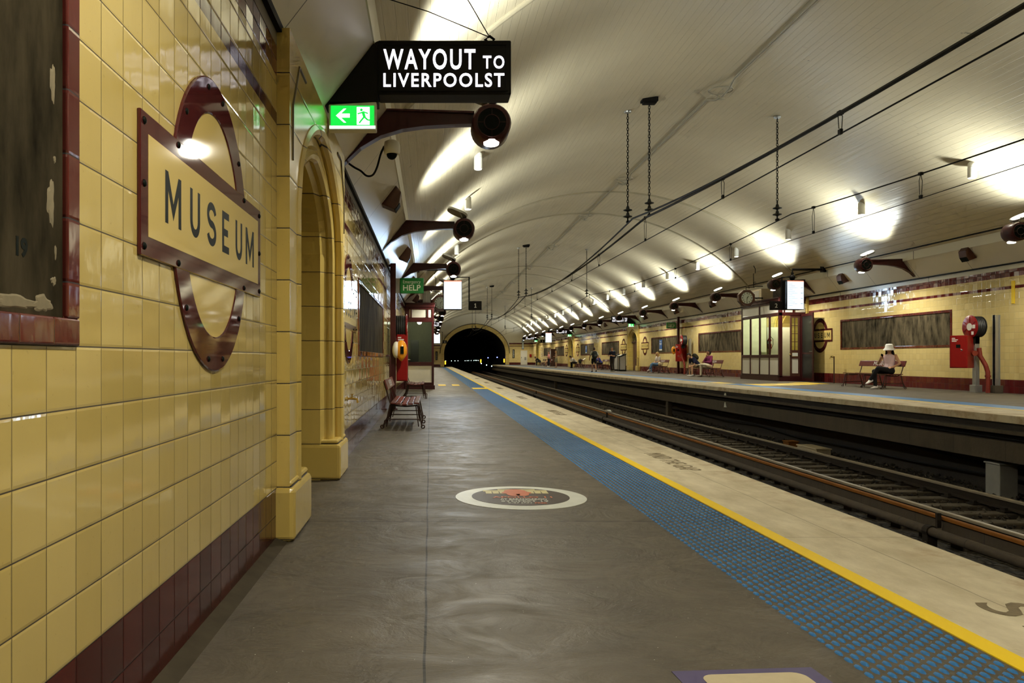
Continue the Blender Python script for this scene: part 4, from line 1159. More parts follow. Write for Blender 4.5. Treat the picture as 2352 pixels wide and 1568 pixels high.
# ------------------------------------------------------------------ glazed staff booths
def booth(x0, x1, y0, y1, z0, open_x, lab, closed):
    """x0..x1 wide, front face at y0 toward the camera; open_x = x of the long side facing the tracks"""
    t = thing('glazed_booth', lab, 'booth', (0, 0, z0), 0, 'maroon glazed booths')
    H = 3.42; sgn = 1 if open_x == x1 else -1
    Z = [(.0, .22), (.95, 1.08), (2.66, 2.80), (3.20, H)]
    m = MB(); m.box(x0 - .0, x1, y0, y1, 0, .20)
    e0, e1 = (x0, x1 + .035) if sgn > 0 else (x0 - .035, x1)
    m.cur = 0; m.box(e0, e1, y0 - .035, y0, 0, .16); ox = sorted((open_x, open_x + sgn * .035)); m.box(ox[0], ox[1], y0, y1, 0, .16)
    m.build('plinth', M['maroon'], t)
    m = MB(); m.box(e0 - .02, e1 + .02, y0 - .05, y1, 3.36, 3.42); m.box(e0, e1, y0 - .03, y1, 3.24, 3.36); m.build('cornice', M['maroon'], t, bevel=.015)
    m = MB(); m.box(x0 + .08, x1 - .08, y0 + .08, y1 - .06, 3.16, 3.25); m.build('roof', M['white'], t)
    # long side: posts and rails
    nb = 4; ps = [y0 + (y1 - y0) * i / nb for i in range(nb + 1)]
    sx = sorted((open_x, open_x - sgn * .07))
    m = MB()
    for i, p in enumerate(ps):
        wdt = .075 if i in (0, nb) else .04
        m.box(sx[0], sx[1], max(y0 + .101, p - wdt), max(y0 + .12, min(y1, p + wdt)), .2, 3.24 if i in (0, nb) else 2.7)
    for a, b in ((.20, .25), (.95, 1.08), (2.66, 2.80), (3.16, 3.24)): m.box(sx[0], sx[1], y0 + .101, y1, a, b)
    m.box(sx[0], sx[1], ps[2] - .06, ps[2] + .06, 2.8, 3.2)
    m.build('side_frame', M['maroon'], t, bevel=.008)
    mid = (sx[0] + sx[1]) / 2
    for i in range(nb):
        MB().box(mid - .012, mid + .012, ps[i] + .04, ps[i + 1] - .04, .24, .96).build('lower_panel', M['panel_white'], t)
        MB().box(mid - .004, mid + .004, ps[i] + .035, ps[i + 1] - .035, 1.07, 2.67).build('side_pane', M['glass'], t)
    for i in (0, 2): MB().box(mid - .012, mid + .012, ps[i] + .07, ps[i + 2] - .07, 2.79, 3.17).build('frieze_panel', M['white'], t)
    # back end
    MB().box(x0, x1, y1 - .05, y1, .2, 3.2).build('end_wall', M['booth_in'], t)
    fw = x1 - x0
    if closed:                       # left booth: the camera-facing end has one wide glazed bay
        a, b = x0 + .10, x1 - .09
        m = MB()
        m.box(x0, a, y0, y0 + .1, .2, 3.24); m.box(b, x1, y0, y0 + .1, .2, 3.24)
        for p, q in ((.20, .27), (.93, 1.08), (2.66, 2.84), (3.16, 3.24)): m.box(a, b, y0, y0 + .07, p, q)
        m.box(a + .0, a + .07, y0, y0 + .07, 2.8, 3.2); m.box(a + .12, a + .17, y0, y0 + .07, 2.8, 3.2); m.box(b - .20, b - .13, y0, y0 + .07, 2.8, 3.2)
        fr = m.build('front_frame', M['maroon'], t, bevel=.008)
        MB().box(a, b, y0 + .03, y0 + .05, .26, .95).build('front_lower_panel', M['panel_white'], t)
        m = MB()
        for (p, q, r, s) in ((a, b, .26, .285), (a, b, .915, .94), (a, a + .025, .285, .915), (b - .025, b, .285, .915)): m.box(p, q, y0 + .012, y0 + .03, r, s)
        m.build('panel_bead', M['panel_white'], t)
        MB().box(a + .02, b, y0 + .03, y0 + .05, 2.83, 3.17).build('front_frieze_panel', M['frieze'], t)
        MB().box(a, b, y0 + .03, y0 + .038, 1.07, 2.67).build('front_pane', M['glass'], t)
        m = MB(); m.tube([(a + .0, y0 - .05, 1.18), (a + .12, y0 - .05, 1.16)], .018, 8); m.tube([(a + .0, y0, 1.18), (a + .0, y0 - .05, 1.18)], .014, 8); m.build('lever_handle', M['galv'], t)
        MB().box(x0 + .3, x1 - .3, y0 + 1.2, y0 + 1.9, .2, 1.05).build('counter', M['wood_dark'], t)
        MB().box(x0 + .15, x0 + .5, y0 + 2.6, y0 + 3.0, .2, 2.0).build('cabinet', M['grey'], t)
    else:                            # right booth: doorway with glazed leaf and mesh door
        m = MB(); m.box(x0, x0 + .13, y0, y0 + .1, .0, 3.24); m.box(x0 + .84, x0 + .92, y0, y0 + .08, .2, 2.72)
        m.box(x0, x1, y0, y0 + .07, 2.66, 2.80); m.box(x0, x1, y0, y0 + .07, 3.16, 3.24); m.box(x0 + .55, x0 + .63, y0, y0 + .07, 2.8, 3.16); m.box(x0 + .18, x0 + .23, y0, y0 + .07, 2.8, 3.16)
        m.build('front_frame', M['maroon'], t, bevel=.008)
        MB().box(x0 + .13, x1 - .02, y0 + .03, y0 + .05, 2.79, 3.17).build('front_frieze_panel', M['white'], t)
        dx0, dx1 = x0 + .46, x0 + .84
        m = MB()
        m.box(dx0, dx0 + .06, y0 + .02, y0 + .07, .03, 2.66); m.box(dx1 - .06, dx1, y0 + .02, y0 + .07, .03, 2.66)
        for p, q in ((.03, .32), (.92, 1.0), (1.16, 1.26), (2.58, 2.66)): m.box(dx0 + .06, dx1 - .06, y0 + .02, y0 + .07, p, q)
        for p in (1.6, 1.93, 2.26): m.box(dx0 + .06, dx1 - .06, y0 + .03, y0 + .06, p - .012, p + .012)
        m.box((dx0 + dx1) / 2 - .012, (dx0 + dx1) / 2 + .012, y0 + .03, y0 + .06, 1.26, 2.6)
        dl = m.build('glazed_door', M['wood_dark'], t)
        MB().box(dx0 + .06, dx1 - .06, y0 + .042, y0 + .046, 1.26, 2.6).build('door_pane', M['glass'], dl)
        MB().box(dx0 + .06, dx1 - .06, y0 + .035, y0 + .05, .32, .92).build('door_panel', M['panel_white'], dl)
        MB().box(dx0 + .08, dx1 - .08, y0 + .012, y0 + .03, 1.02, 1.15).build('door_notice', M['sign_white'], dl)
        MB().ball((dx0 - .02, y0 + .0, 1.08), .03).build('door_knob', M['brass'], dl)
        m = MB(); A = Vector((x0 + .90, y0 - .02, 0)); B = Vector((x0 + .79, y0 - 1.22, 0)); nrm = Vector((B - A).normalized().cross(Vector((0, 0, 1)))) * .022
        def leaf(mm, f0, f1, z0_, z1_, k=1.):
            P = A.lerp(B, f0); Q = A.lerp(B, f1)
            vs = [p + s * nrm * k + Vector((0, 0, z)) for p in (P, Q) for s in (-1, 1) for z in (z0_, z1_)]
            mm.add(vs, [[0, 1, 3, 2], [4, 6, 7, 5], [0, 4, 5, 1], [2, 3, 7, 6], [0, 2, 6, 4], [1, 5, 7, 3]])
        leaf(m, 0, .08, .02, 2.72); leaf(m, .92, 1, .02, 2.72); leaf(m, .08, .92, .02, .14); leaf(m, .08, .92, 2.62, 2.72); leaf(m, .08, .92, 1.1, 1.16)
        sd = m.build('security_door', M['maroon'], t)
        m = MB(); leaf(m, .08, .92, .14, 2.62, .4); m.build('door_mesh', M['mesh_black'], sd)
        m = MB(); P = A.lerp(B, .95); m.tube([P + Vector((-.03, 0, 1.2)), P + Vector((-.07, .0, 1.2)), P + Vector((-.07, .13, 1.2))], .012, 6); m.build('lever_handle', M['galv'], sd)
        MB().box(x0 + .2, x1 - .1, y0 + 2.2, y0 + 2.25, .2, 1.2).build('inner_screen', M['booth_in'], t)
        MB().box(x0 + .13, x1 - .02, y0 + 1.45, y0 + 1.5, .1, 2.25).build('inner_partition', M['booth_in'], t)
    return t
booth(XL + .02, .15, 31.0, 34.9, 0, .15, 'maroon glazed booth with off-white panels on the left platform', True)
booth(14.19, XR - .02, 31.85, 35.75, ZR, 14.19, 'maroon glazed booth with four green-tinted bays on the right platform', False)
t = thing('fire_extinguisher', 'red fire extinguisher seen through the open right booth doorway', 'fire extinguisher', (14.40, 33.25, ZR + 1.32))
MB().lathe([(.03, 0), (.07, .01), (.08, .05), (.08, .38), (.05, .45), (.025, .47)], 14).build('cylinder', M['red'], t, smooth=True)
MB().tube([(0, 0, .47), (.05, -.02, .52), (.13, -.04, .42), (.14, -.04, .2), (.06, -.04, .02)], .012, 6).build('hose', M['black'], t, smooth=True)
MB().lathe([(.082, .22), (.082, .33)], 14).build('white_band', M['sign_white'], t)
t = thing('air_conditioner', 'louvred grey air conditioner on top of the left glazed booth', 'air conditioner', (-.14, 31.35, 3.42))
MB().box(-.16, .16, -.2, .3, 0, .46).build('case', M['grey'], t, bevel=.01)
m = MB()
for i in range(9): m.box(-.14, .14, -.215, -.2, .03 + i * .047, .055 + i * .047)
m.box(-.01, .01, -.22, -.2, .02, .45); m.build('louvre_grille', M['plastic_white'], t)
t = thing('air_conditioner', 'pale boxed air unit on top of the right glazed booth', 'air conditioner', (14.45, 34.6, ZR + 3.42))
MB().box(-.25, .25, -1.0, .8, 0, .50).build('case', M['beige'], t, bevel=.01)
m = MB()
for i in range(8): m.box(-.265, -.25, -.8 + .01, .6, .05 + i * .05, .075 + i * .05)
m.build('louvre_grille', M['plastic_white'], t)

# ------------------------------------------------------------------ help posts, phones, hose reels, cabinets
def help_post(x, y, z0, d, lab, lab_s, near):
    t = thing('help_post', lab, 'post', (x, y, z0), 0, 'maroon help posts')
    m = MB(); m.box(-.065, .065, -.065, .065, 0, 3.48); m.box(-.11, .11, -.11, .11, 0, .03); m.build('pole', M['maroon'], t, bevel=.006)
    m = MB(); m.box(*sorted((0, -d * .16)), -.03, .03, 3.40, 3.46); m.build('wall_tie', M['maroon'], t)
    s = thing('emergency_sign', lab_s, 'sign', (x, y, z0), 0, 'green emergency help signs')
    m = MB(); m.box(*sorted((d * .065, d * .17)), -.02, .02, 2.77, 3.125); m.build('side_plate', M['grey'], s)
    x0, x1 = sorted((d * .165, d * .73)); 
    MB().box(x0, x1, -.05, .05, 2.765, 3.13).build('sign_body', M['green_sign'], s, bevel=.012)
    w = x1 - x0
    text_mesh('Emergency', (x0 + w * .13, x0 + w * .87, 2.975, 3.08), O=(0, -.0505, 0), depth=.002).build('lettering', M['sign_white'], s)
    text_mesh('HELP', (x0 + w * .13, x0 + w * .87, 2.83, 2.965), O=(0, -.0505, 0), depth=.002, bold=.015).build('lettering', M['sign_white'], s)
    return t
def phone_hood(loc, d, lab):
    t = thing('phone_hood', lab, 'emergency phone', loc, 0, 'amber emergency phone hoods')
    m = MB(); m.ball((d * .10, 0, 0), .14, .17, .25, 18, 12); 
    for i, v in enumerate(m.v):
        x, y, z = v
        if z < -.1: m.v[i] = (d * .10 + (x - d * .10) * (.6 + .4 * (z + .25) / .15), y, z)
    m.build('hood', M['orange'], t, smooth=True)
    MB().ball((-d * .02, 0, .02), .10, .15, .20, 16, 10).build('white_liner', M['plastic_white'], t, smooth=True)
    m = MB(); m.box(*sorted((d * .08, d * .16)), -.175, -.15, -.08, .10); m.build('keypad', M['letter_black'], t)
def cabinet(loc, w, dp, h, lab, rz=0):
    t = thing('hydrant_cabinet', lab, 'cabinet', loc, rz, 'red hydrant cabinets')
    MB().box(-w / 2, w / 2, -dp / 2, dp / 2, 0, h).build('body', M['red'], t, bevel=.012)
    MB().box(-w / 2 + .02, w / 2 - .02, -dp / 2 - .012, -dp / 2, .02, h - .02).build('door', M['red'], t, bevel=.006)
    m = MB(); m.box(-.05, .05, -dp / 2 - .016, -dp / 2 - .012, h * .62, h * .72); m.build('notice', M['letter_black'], t)
    m = MB()
    for k, ww in enumerate((.05, .09, .07)): m.box(-w * .36, -w * .36 + ww * 1.6, -dp / 2 - .015, -dp / 2 - .012, h * (.90 - k * .045), h * (.925 - k * .045))
    m.build('text_lines', M['sign_white'], t)
    m = MB(); m.tube([(.06, -dp / 2 - .02, h * .58), (.11, -dp / 2 - .02, h * .55), (.06, -dp / 2 - .02, h * .52)], .008, 5); m.build('latch', M['galv'], t)
def hose_reel(loc, ax, lab):
    """ax = +-1: the red disc faces that X direction"""
    t = thing('hose_reel', lab, 'hose reel', loc, 0, 'red fire hose reels')
    MB().lathe([(.05, 0), (.30, 0), (.315, .012), (.30, .03), (.05, .03)], 28, 'x').build('red_disc', M['red'], t, smooth=True)
    MB().lathe([(.05, .26), (.285, .26), (.285, .285), (.05, .285)], 28, 'x').build('rear_disc', M['hose'], t, smooth=True)
    m = MB()
    for k in range(5): 
        xx = .055 + k * .045; m.tube([(xx, .255 * math.cos(2 * PI * j / 24), .255 * math.sin(2 * PI * j / 24)) for j in range(24)], .031, 6, closed=True)
    m.build('wound_hose', M['hose'], t, smooth=True)
    MB().cyl((-.012, 0, 0), (.02, 0, 0), .10, 20).build('hub_label', M['sign_white'], t)
    m = MB(); m.box(-.008, .0, -.22, -.12, -.05, .05); m.box(-.008, .0, -.16, -.08, -.22, -.13); m.build('instruction_label', M['sign_white'], t)
    m = MB()
    for a in range(30, 390, 60):
        a = math.radians(a); m.tube([(-.004, .1 * math.cos(a), .1 * math.sin(a)), (-.004, .28 * math.cos(a), .28 * math.sin(a))], .006, 4)
    m.build('disc_rib', M['red'], t)
    m = MB(); m.box(.05, .24, -.05, .05, -.46, -.26); m.tube([(.1, 0, -.3), (.12, .1, -.45), (.2, .12, -.5)], .02, 6); m.build('reel_bracket', M['blackmetal'], t)
    if ax > 0: t.rotation_euler = (0, 0, PI)
help_post(-.883, 18.7, 0, 1, 'tall maroon post with green help sign by the near benches', 'green Emergency HELP sign on the left maroon post', True)
phone_hood((-.78, 18.55, 1.40), 1, 'amber phone hood on the left red cabinet by the near bench')
cabinet((-.68, 19.15, .67), .27, .5, 1.15, 'red hydrant cabinet behind the amber phone hood on the left')
hose_reel((-.56, 19.1, 1.98), 1, 'black hose wound on a reel above the left red cabinet')
o = MB().tube([(XL, 18.1, 1.28), (XL + .08, 18.1, 1.28), (XL + .09, 18.1, 1.2), (XL + .09, 18.1, .75), (XL + .08, 18.1, .66), (XL, 18.1, .66)], .02, 8).build('grab_rail', M['maroon'], smooth=True); tag(o, 'dark vertical grab rail on the left wall before the maroon post', 'rail')
help_post(15.2, 48.0, ZR, -1, 'maroon post with green help sign on the right platform', 'small green Emergency HELP sign on the right maroon post', False)
phone_hood((14.95, 47.8, ZR + 1.42), -1, 'amber phone hood on the right maroon post')
cabinet((15.08, 47.0, ZR + .75), .45, .55, 1.02, 'red cabinet beside the far maroon help post', math.radians(-60))
hose_reel((14.72, 46.0, ZR + 2.0), -1, 'small red hose reel above the far red cabinet')
def riser(x, y, lab):
    t = thing('steel_post', lab, 'post', (x, y, ZR), 0, 'grey steel reel posts')
    m = MB(); m.box(-.065, .065, -.03, .03, 0, 2.08); m.box(-.065, -.05, -.06, .06, 0, 2.08); m.box(.05, .065, -.06, .06, 0, 2.08); m.build('channel', M['galv'], t)
    MB().box(-.11, .11, -.11, .11, 0, .20).build('footing', M['grime'], t, bevel=.01)
def redpipe(x, y, lab):
    t = thing('fire_pipe', lab, 'pipe', (x, y, ZR), 0, 'red fire pipes')
    m = MB(); m.tube([(0, 0, 0), (0, 0, .55), (-.03, .05, .75), (-.12, .12, .98), (-.14, .14, 1.2)], .058, 10); m.tube([(0, 0, .42), (0, 0, .47)], .075, 10); m.build('pipe_run', M['redpipe'], t, smooth=True)
    m = MB(); m.cyl((-.14, .14, .98), (-.14, .14, 1.14), .05, 10); m.tube([(-.14, .14, 1.06), (-.30, .10, 1.06)], .022, 8); m.cyl((-.30, .12, 1.06), (-.30, .06, 1.06), .075, 14); m.build('valve', M['redpipe'], t)
riser(15.10, 20.9, 'tall grey steel post on the right platform beside the large red reel')
o = MB(); o.box(14.78, 14.90, 21.25, 21.37, ZR, ZR + 1.68); o.box(14.74, 14.94, 21.2, 21.42, ZR, ZR + .2); o = o.build('steel_post', M['galv'], bevel=.008); tag(o, 'shorter grey steel post carrying the large red reel', 'post', 'grey steel reel posts')
redpipe(14.93, 20.98, 'red fire pipe between the grey posts at the right edge')
hose_reel((14.66, 21.3, ZR + 1.78), -1, 'large red hose reel on grey posts at the right edge')
cabinet((14.45, 21.3, ZR + .66), .42, .50, .88, 'red hydrant cabinet beside the large red reel at the right', math.radians(-52))
riser(15.12, 45.6, 'grey steel post on the right platform beside the small far reel')
redpipe(14.9, 45.9, 'red fire pipe below the small far reel')
# taps
t = thing('wall_tap', 'small brass tap on the left tiles beyond the portal', 'tap', (XL, 9.6, .72))
m = MB(); m.cyl((0, 0, 0), (.10, 0, 0), .014, 8); m.tube([(.08, 0, 0), (.12, 0, -.005), (.13, 0, -.05)], .013, 8); m.cyl((.06, 0, 0), (.06, 0, .05), .009, 8); m.box(.045, .075, -.03, .03, .05, .06); m.build('tap_body', M['brass'], t)
MB().lathe([(.03, 0), (.03, .008)], 12, 'x').build('wall_flange', M['brass'], t)
for x, y, lb in ((15.1, 29.3, 'thin standpipe tap against the right wall by the half-hidden roundel'), (15.1, 56.9, 'thin standpipe beside the right portal plinth')):
    t = thing('standpipe_tap', lb, 'tap', (x, y, ZR), 0, 'standpipe taps')
    MB().tube([(0, 0, 0), (0, 0, 1.0)], .02, 6).build('riser_pipe', M['iron'], t)
    m = MB(); m.tube([(0, 0, .96), (-.12, .03, .98), (-.15, .03, .92)], .02, 6); m.box(-.1, -.04, -.03, .08, 1.0, 1.02); m.build('spout', M['brass'], t)
o = MB().box(XR - .02, XR - .004, 20.55, 20.66, 2.66, 3.26).build('height_marker', M['yellow']); tag(o, 'narrow vertical yellow marker strip on the right wall', 'sign')

# ------------------------------------------------------------------ benches
def bench(L_=2.5):
    t = thing('platform_bench', 'bench', 'bench', (0, 0, 0), 0, 'maroon platform benches')
    for y in (-L_ / 2 + .12, 0, L_ / 2 - .12):
        m = MB()
        m.tube([(.33, y, .03), (.30, y, .18), (.25, y, .40)], .014, 6)
        m.tube([(.25, y, .40), (.05, y, .385), (-.15, y, .40), (-.22, y, .44), (-.27, y, .60), (-.335, y, .82)], .014, 6)
        m.tube([(-.22, y, .42), (-.27, y, .2), (-.35, y, .03)], .014, 6)
        m.tube([(.22, y + .03, .40), (.27, y + .03, .03)], .010, 6); m.tube([(-.20, y + .03, .42), (-.29, y + .03, .03)], .010, 6)
        m.tube([(-.30, y, .16), (.30, y, .16)], .010, 6)
        for fx in (.345, -.36):
            m.tube([(fx + .028 * math.cos(a * PI / 5), y, .032 + .028 * math.sin(a * PI / 5)) for a in range(10)], .012, 6, closed=True)
        m.build('leg_frame', M['iron'], t)
    m = MB()
    for i, x in enumerate((.235, .13, .025, -.08, -.17)):
        m.box(x - .043, x + .043, -L_ / 2, L_ / 2, .405 + .012 * abs(i - 2), .43 + .012 * abs(i - 2))
    m.build('seat', M['wood_bench'], t, bevel=.005)
    c = Vector((-.305, 0, .76)); u = Vector((-.29, 0, .957)); n_ = Vector((.957, 0, .29)); m = MB()
    vs = [c + u * a + n_ * b + Vector((0, y, 0)) for a in (-.095, .085) for y in (-L_ / 2, L_ / 2) for b in (0, .028)]
    m.add(vs, [[0, 1, 3, 2], [4, 6, 7, 5], [0, 4, 5, 1], [2, 3, 7, 6], [0, 2, 6, 4], [1, 5, 7, 3]]); m.build('backrest', M['wood_bench'], t, bevel=.006)
    m = MB(); text_mesh_ = text_mesh('MUSEUM', (-.40, .40, -.065, .055), O=c + n_ * .0285, R=Vector((0, 1, 0)), U=u, depth=.0015)
    text_mesh_.build('lettering', M['stick_white'], t)
    return t
b0 = bench(); b0.location = (-.47, 14.72, 0); b0['label'] = 'empty maroon slatted bench on the left platform, nearer of the two'
dup(b0, (-.47, 24.8, 0), 0, 'empty maroon slatted bench on the left platform in front of the glazed booth')
for x, y, lb in ((13.95, 24.72, 'maroon bench on the right platform under the woman in the white hat'), (14.15, 39.9, 'maroon bench under the two seated men near the far booth'), (14.45, 49.6, 'maroon bench under the woman in blue jeans'),
                 (14.15, 64.3, 'maroon bench under the man in the royal blue shirt'), (14.15, 75.2, 'maroon bench under the man in the white shirt'), (14.15, 93.0, 'small far maroon bench under the person in pink')):
    dup(b0, (x, y, ZR), PI, lb)

# bag bins and kiosk pieces on the far platform
def bin_stand(x, y, lab):
    t = thing('bin_stand', lab, 'bin', (x, y, ZR), 0, 'clear bag bin stands')
    m = MB()
    for sx in (-.22, .22):
        for sy in (-.28, .28): m.box(sx - .02, sx + .02, sy - .02, sy + .02, 0, 1.05 + (.18 if sx > 0 else 0))
    m.prism([(-.27, 1.05), (-.27, 1.10), (.27, 1.28), (.27, 1.22)], 'y', -.33, .33); m.box(-.27, .27, -.33, .33, 0, .1)
    m.build('frame', M['letter_black'], t)
    m = MB(); m.prism([(-.235, .12), (-.235, 1.02), (.2, 1.18), (.2, .12)], 'y', -.295, .27); m.build('bag', M['bag'], t)
    MB().prism([(-.26, 1.105), (-.26, 1.125), (.0, 1.21), (.0, 1.19)], 'y', -.3, .3).build('lid_label', M['sign_white'], t)
bin_stand(14.0, 57.3, 'dark framed clear bag bin on the far platform, right of the pair by the portal')
bin_stand(14.0, 59.3, 'dark framed clear bag bin on the far platform, left of the pair by the portal')
t = thing('music_stand', 'thin stand with tilted white sheet left of the backpack man', 'stand', (14.0, 71.3, ZR))
MB().tube([(0, 0, 0), (0, 0, .8)], .012, 6).build('pole', M['iron'], t)
MB().prism([(-.11, .79), (-.11, .805), (.11, .96), (.11, .945)], 'y', -.17, .17).build('sheet', M['sign_white'], t)
t = thing('vending_kiosk', 'narrow dark kiosk against the right wall behind the person in pink', 'kiosk', (14.9, 95.2, ZR))
MB().box(-.3, .3, -.45, .45, 0, 2.1).build('cabinet', M['wood_dark'], t, bevel=.02)
MB().box(-.31, -.3, -.35, .35, .9, 1.9).build('front_panel', M['grey'], t)
for x, lb, z0 in ((-.25, 'dark vertical notice on the end wall left of the tunnel', 0), (13.0 - .35, 'dark vertical notice on the end wall right of the tunnel', ZR)):
    t = thing('wall_notice', lb, 'sign', (x + (1.2 if x < 0 else -.1), YE - .05, z0 + 1.0), 0, 'dark notices beside the tunnel')
    MB().box(-.16, .16, -.03, .02, 0, 1.3).build('plate', M['letter_black'], t)
    m = MB()
    for k in range(6): m.box(-.1, .08 - .03 * (k % 2), -.034, -.03, .12 + k * .19, .22 + k * .19)
    m.build('text_lines', M['stick_white'], t)
o = MB().box(14.95, 15.25, YE - .2, YE - .02, ZR + 1.15, ZR + 1.6).build('wall_box', M['red'], bevel=.02); tag(o, 'small red box on the end wall right of the white door', 'box')
t = thing('blue_banner', 'narrow pale blue vertical banner above the white end door', 'sign', (13.95, YE - .15, ZR + 2.35)); MB().box(-.14, .14, -.04, .04, 0, 1.3).build('panel', M['poster_blue'], t); MB().box(-.1, .1, -.044, -.04, .1, 1.2).build('pale_panel', M['clock_face'], t)

# tunnel lamps and signals beyond the mouth
rng = random.Random(2)
for i, px in enumerate((1.7, 2.5, 3.2, 3.8, 5.2, 5.6, 5.9, 6.4, 6.9, 7.4, 7.9, 8.5, 9.2, 9.55)):
    y = 126 + i * 4.6
    x = (px * 11.6 + 20) / 1800 * y * 1.0; x = max(2.45, min(10.6, x)) if i else 2.5
    z = .85 - .002 * i
    t = thing('tunnel_lamp', 'tiny white lamp glowing in the dark tunnel, %s from the left' % ('first' if i == 0 else ORD[i]), 'lamp', (x, y, z), 0, 'tunnel lamps')
    MB().ball((0, 0, 0), .055, .055, .055, 8, 6).build('globe', M['tun_white'], t, smooth=True)
    MB().box(-.02, .02, .04, .08, ZT - z, .02).build('stem', M['blackmetal'], t)
for x, y, z, lb in ((8.35, 128, .42, 'white tunnel lamp low beside the right rails, nearest the mouth'), (9.0, 125, .20, 'white tunnel lamp low by the far platform end, middle of three'), (9.5, 121, .05, 'white tunnel lamp lowest beside the far platform end')):
    t = thing('tunnel_lamp', lb, 'lamp', (x, y, z), 0, 'tunnel lamps'); MB().ball((0, 0, 0), .08, .08, .08, 8, 6).build('globe', M['tun_white'], t, smooth=True); MB().box(-.02, .02, .04, .08, ZT - z, .02).build('stem', M['blackmetal'], t)
for x, y, z, lb in ((9.75, 132, 1.36, 'blue signal light in the tunnel, left of the pair'), (10.6, 124, 1.42, 'blue signal light in the tunnel, right of the pair')):
    t = thing('signal_post', lb, 'signal', (x, y, ZT), 0, 'blue tunnel signals')
    MB().box(-.05, .05, 0, .1, 0, z - ZT).build('post', M['blackmetal'], t)
    MB().box(-.14, .14, -.04, .1, z - ZT - .16, z - ZT + .3).build('signal_head', M['black'], t)
    MB().ball((0, -.06, z - ZT), .09, .05, .09, 10, 6).build('lens', M['tun_blue'], t)
for x, z, lb in ((2.28, .35, 'amber marker light at the left foot of the tunnel arch'), (11.12, .65, 'amber marker light at the right foot of the tunnel arch'), (8.4, .55, 'amber marker light in the middle of the tunnel mouth')):
    y = YE - .2 if x != 8.4 else 130
    o = MB().box(x - .09, x + .09, y, y + .08, z, z + .55).build('marker_light', M['tun_amber'], bevel=.03); tag(o, lb, 'light', 'amber tunnel markers')
# ------------------------------------------------------------------ people
def limb(m, pts):
    """tapering limb: a ball at every joint and a closed cone between neighbours"""
    for (p, r) in pts: m.ball(p, r, r, r, 12, 8)
    for (p, r), (q, k) in zip(pts, pts[1:]):
        if (Vector(q) - Vector(p)).length > 1e-4: m.tube([p, q], [r, k], 12)
    return m
def loft(m, secs, n=18):
    """trunk: sections of (centre, lateral axis, forward axis, half width, half depth)"""
    vs = []
    for c, lat, fw, hw, hd in secs:
        for j in range(n):
            q = 2 * PI * j / n; cc, ss = math.cos(q), math.sin(q)
            vs.append(Vector(c) + Vector(lat) * (hw * math.copysign(abs(cc) ** .85, cc)) + Vector(fw) * (hd * math.copysign(abs(ss) ** .85, ss)))
    k = len(secs)
    fs = [[i * n + j, i * n + (j + 1) % n, (i + 1) * n + (j + 1) % n, (i + 1) * n + j] for i in range(k - 1) for j in range(n)]
    fs += [list(range(n))[::-1], [(k - 1) * n + j for j in range(n)]]
    return m.add(vs, fs)
def remesh(mb, voxel, name, mats, parent, iters=4):
    o = mb.build(name, mats, parent)
    r = o.modifiers.new('r', 'REMESH'); r.mode = 'VOXEL'; r.voxel_size = voxel; r.use_smooth_shade = True
    sm = o.modifiers.new('sm', 'SMOOTH'); sm.iterations = iters; sm.factor = .5
    dg = bpy.context.evaluated_depsgraph_get(); dg.update()
    me = bpy.data.meshes.new_from_object(o.evaluated_get(dg))
    o.modifiers.clear(); old = o.data; o.data = me; bpy.data.meshes.remove(old)
    me.materials.clear()
    for x in (mats if isinstance(mats, (list, tuple)) else [mats]): me.materials.append(x)
    return o
def hand_chains(wrist, d, n, r=.03, curl=.5, side=1):
    """palm and five fingers; d = pointing direction, n = palm normal, side = +1 left hand / -1 right hand"""
    d = Vector(d).normalized(); n = Vector(n).normalized(); s = d.cross(n).normalized() * side
    w = Vector(wrist)
    ch = [[(w, .026), (w + d * .045, .034), (w + d * .085, .032)]]
    for k, (off, l) in enumerate(((-.027, .068), (-.009, .078), (.010, .074), (.028, .058))):
        b = w + d * .075 + s * off
        q = b + d * l * .5 + n * l * curl * .28; e = q + d * l * .5 * (1 - curl) + n * l * curl * .55
        ch.append([(b - d * .01, .0100), (b + d * .012, .0095), (q, .0085), (e, .0070)])
    b = w + d * .035 - s * .025
    ch.append([(b, .013), (b - s * .022 + d * .022 + n * .008, .0105), (b - s * .026 + d * .05 + n * .02, .0085)])
    return ch
def head_mb(c, fwd, up, s=1.):
    fwd = Vector(fwd).normalized(); up = Vector(up); up = (up - fwd * up.dot(fwd)).normalized(); lf = up.cross(fwd)
    m = MB()
    def put(mm, f, l, u): return [Vector(c) + (fwd * (v[0] * f) + lf * (v[1] * l) + up * (v[2] * u)) * s for v in mm]
    a = MB().ball((0, 0, 0), 1, 1, 1, 20, 14)
    pts = []
    for v in a.v:
        x, y, z = v
        k = 1.
        if z < -.1: k = 1 - .30 * ((-z - .1) / .9)
        fx = .095 if x > 0 else .105
        q = Vector((x * fx * (k if x < 0 else (k * .5 + .5)), y * .075 * k, z * .118))
        pts.append(Vector(c) + (fwd * q.x + lf * q.y + up * q.z) * s)
    m.add(pts, a.f)
    def blob(p, r):
        b = MB().ball((0, 0, 0), 1, 1, 1, 10, 8)
        m.add([Vector(c) + (fwd * (p[0] + v[0] * r[0]) + lf * (p[1] + v[1] * r[1]) + up * (p[2] + v[2] * r[2])) * s for v in b.v], b.f)
    blob((.098, 0, -.018), (.020, .013, .028)); blob((.103, 0, -.032), (.017, .018, .012))          # nose
    blob((.090, 0, -.068), (.012, .026, .011)); blob((.078, 0, -.105), (.022, .024, .018))           # lips, chin
    for sd in (-1, 1): blob((-.005, sd * .078, -.01), (.018, .010, .032)); blob((.083, sd * .034, .028), (.012, .024, .010))   # ears, brow
    return m, fwd, lf, up
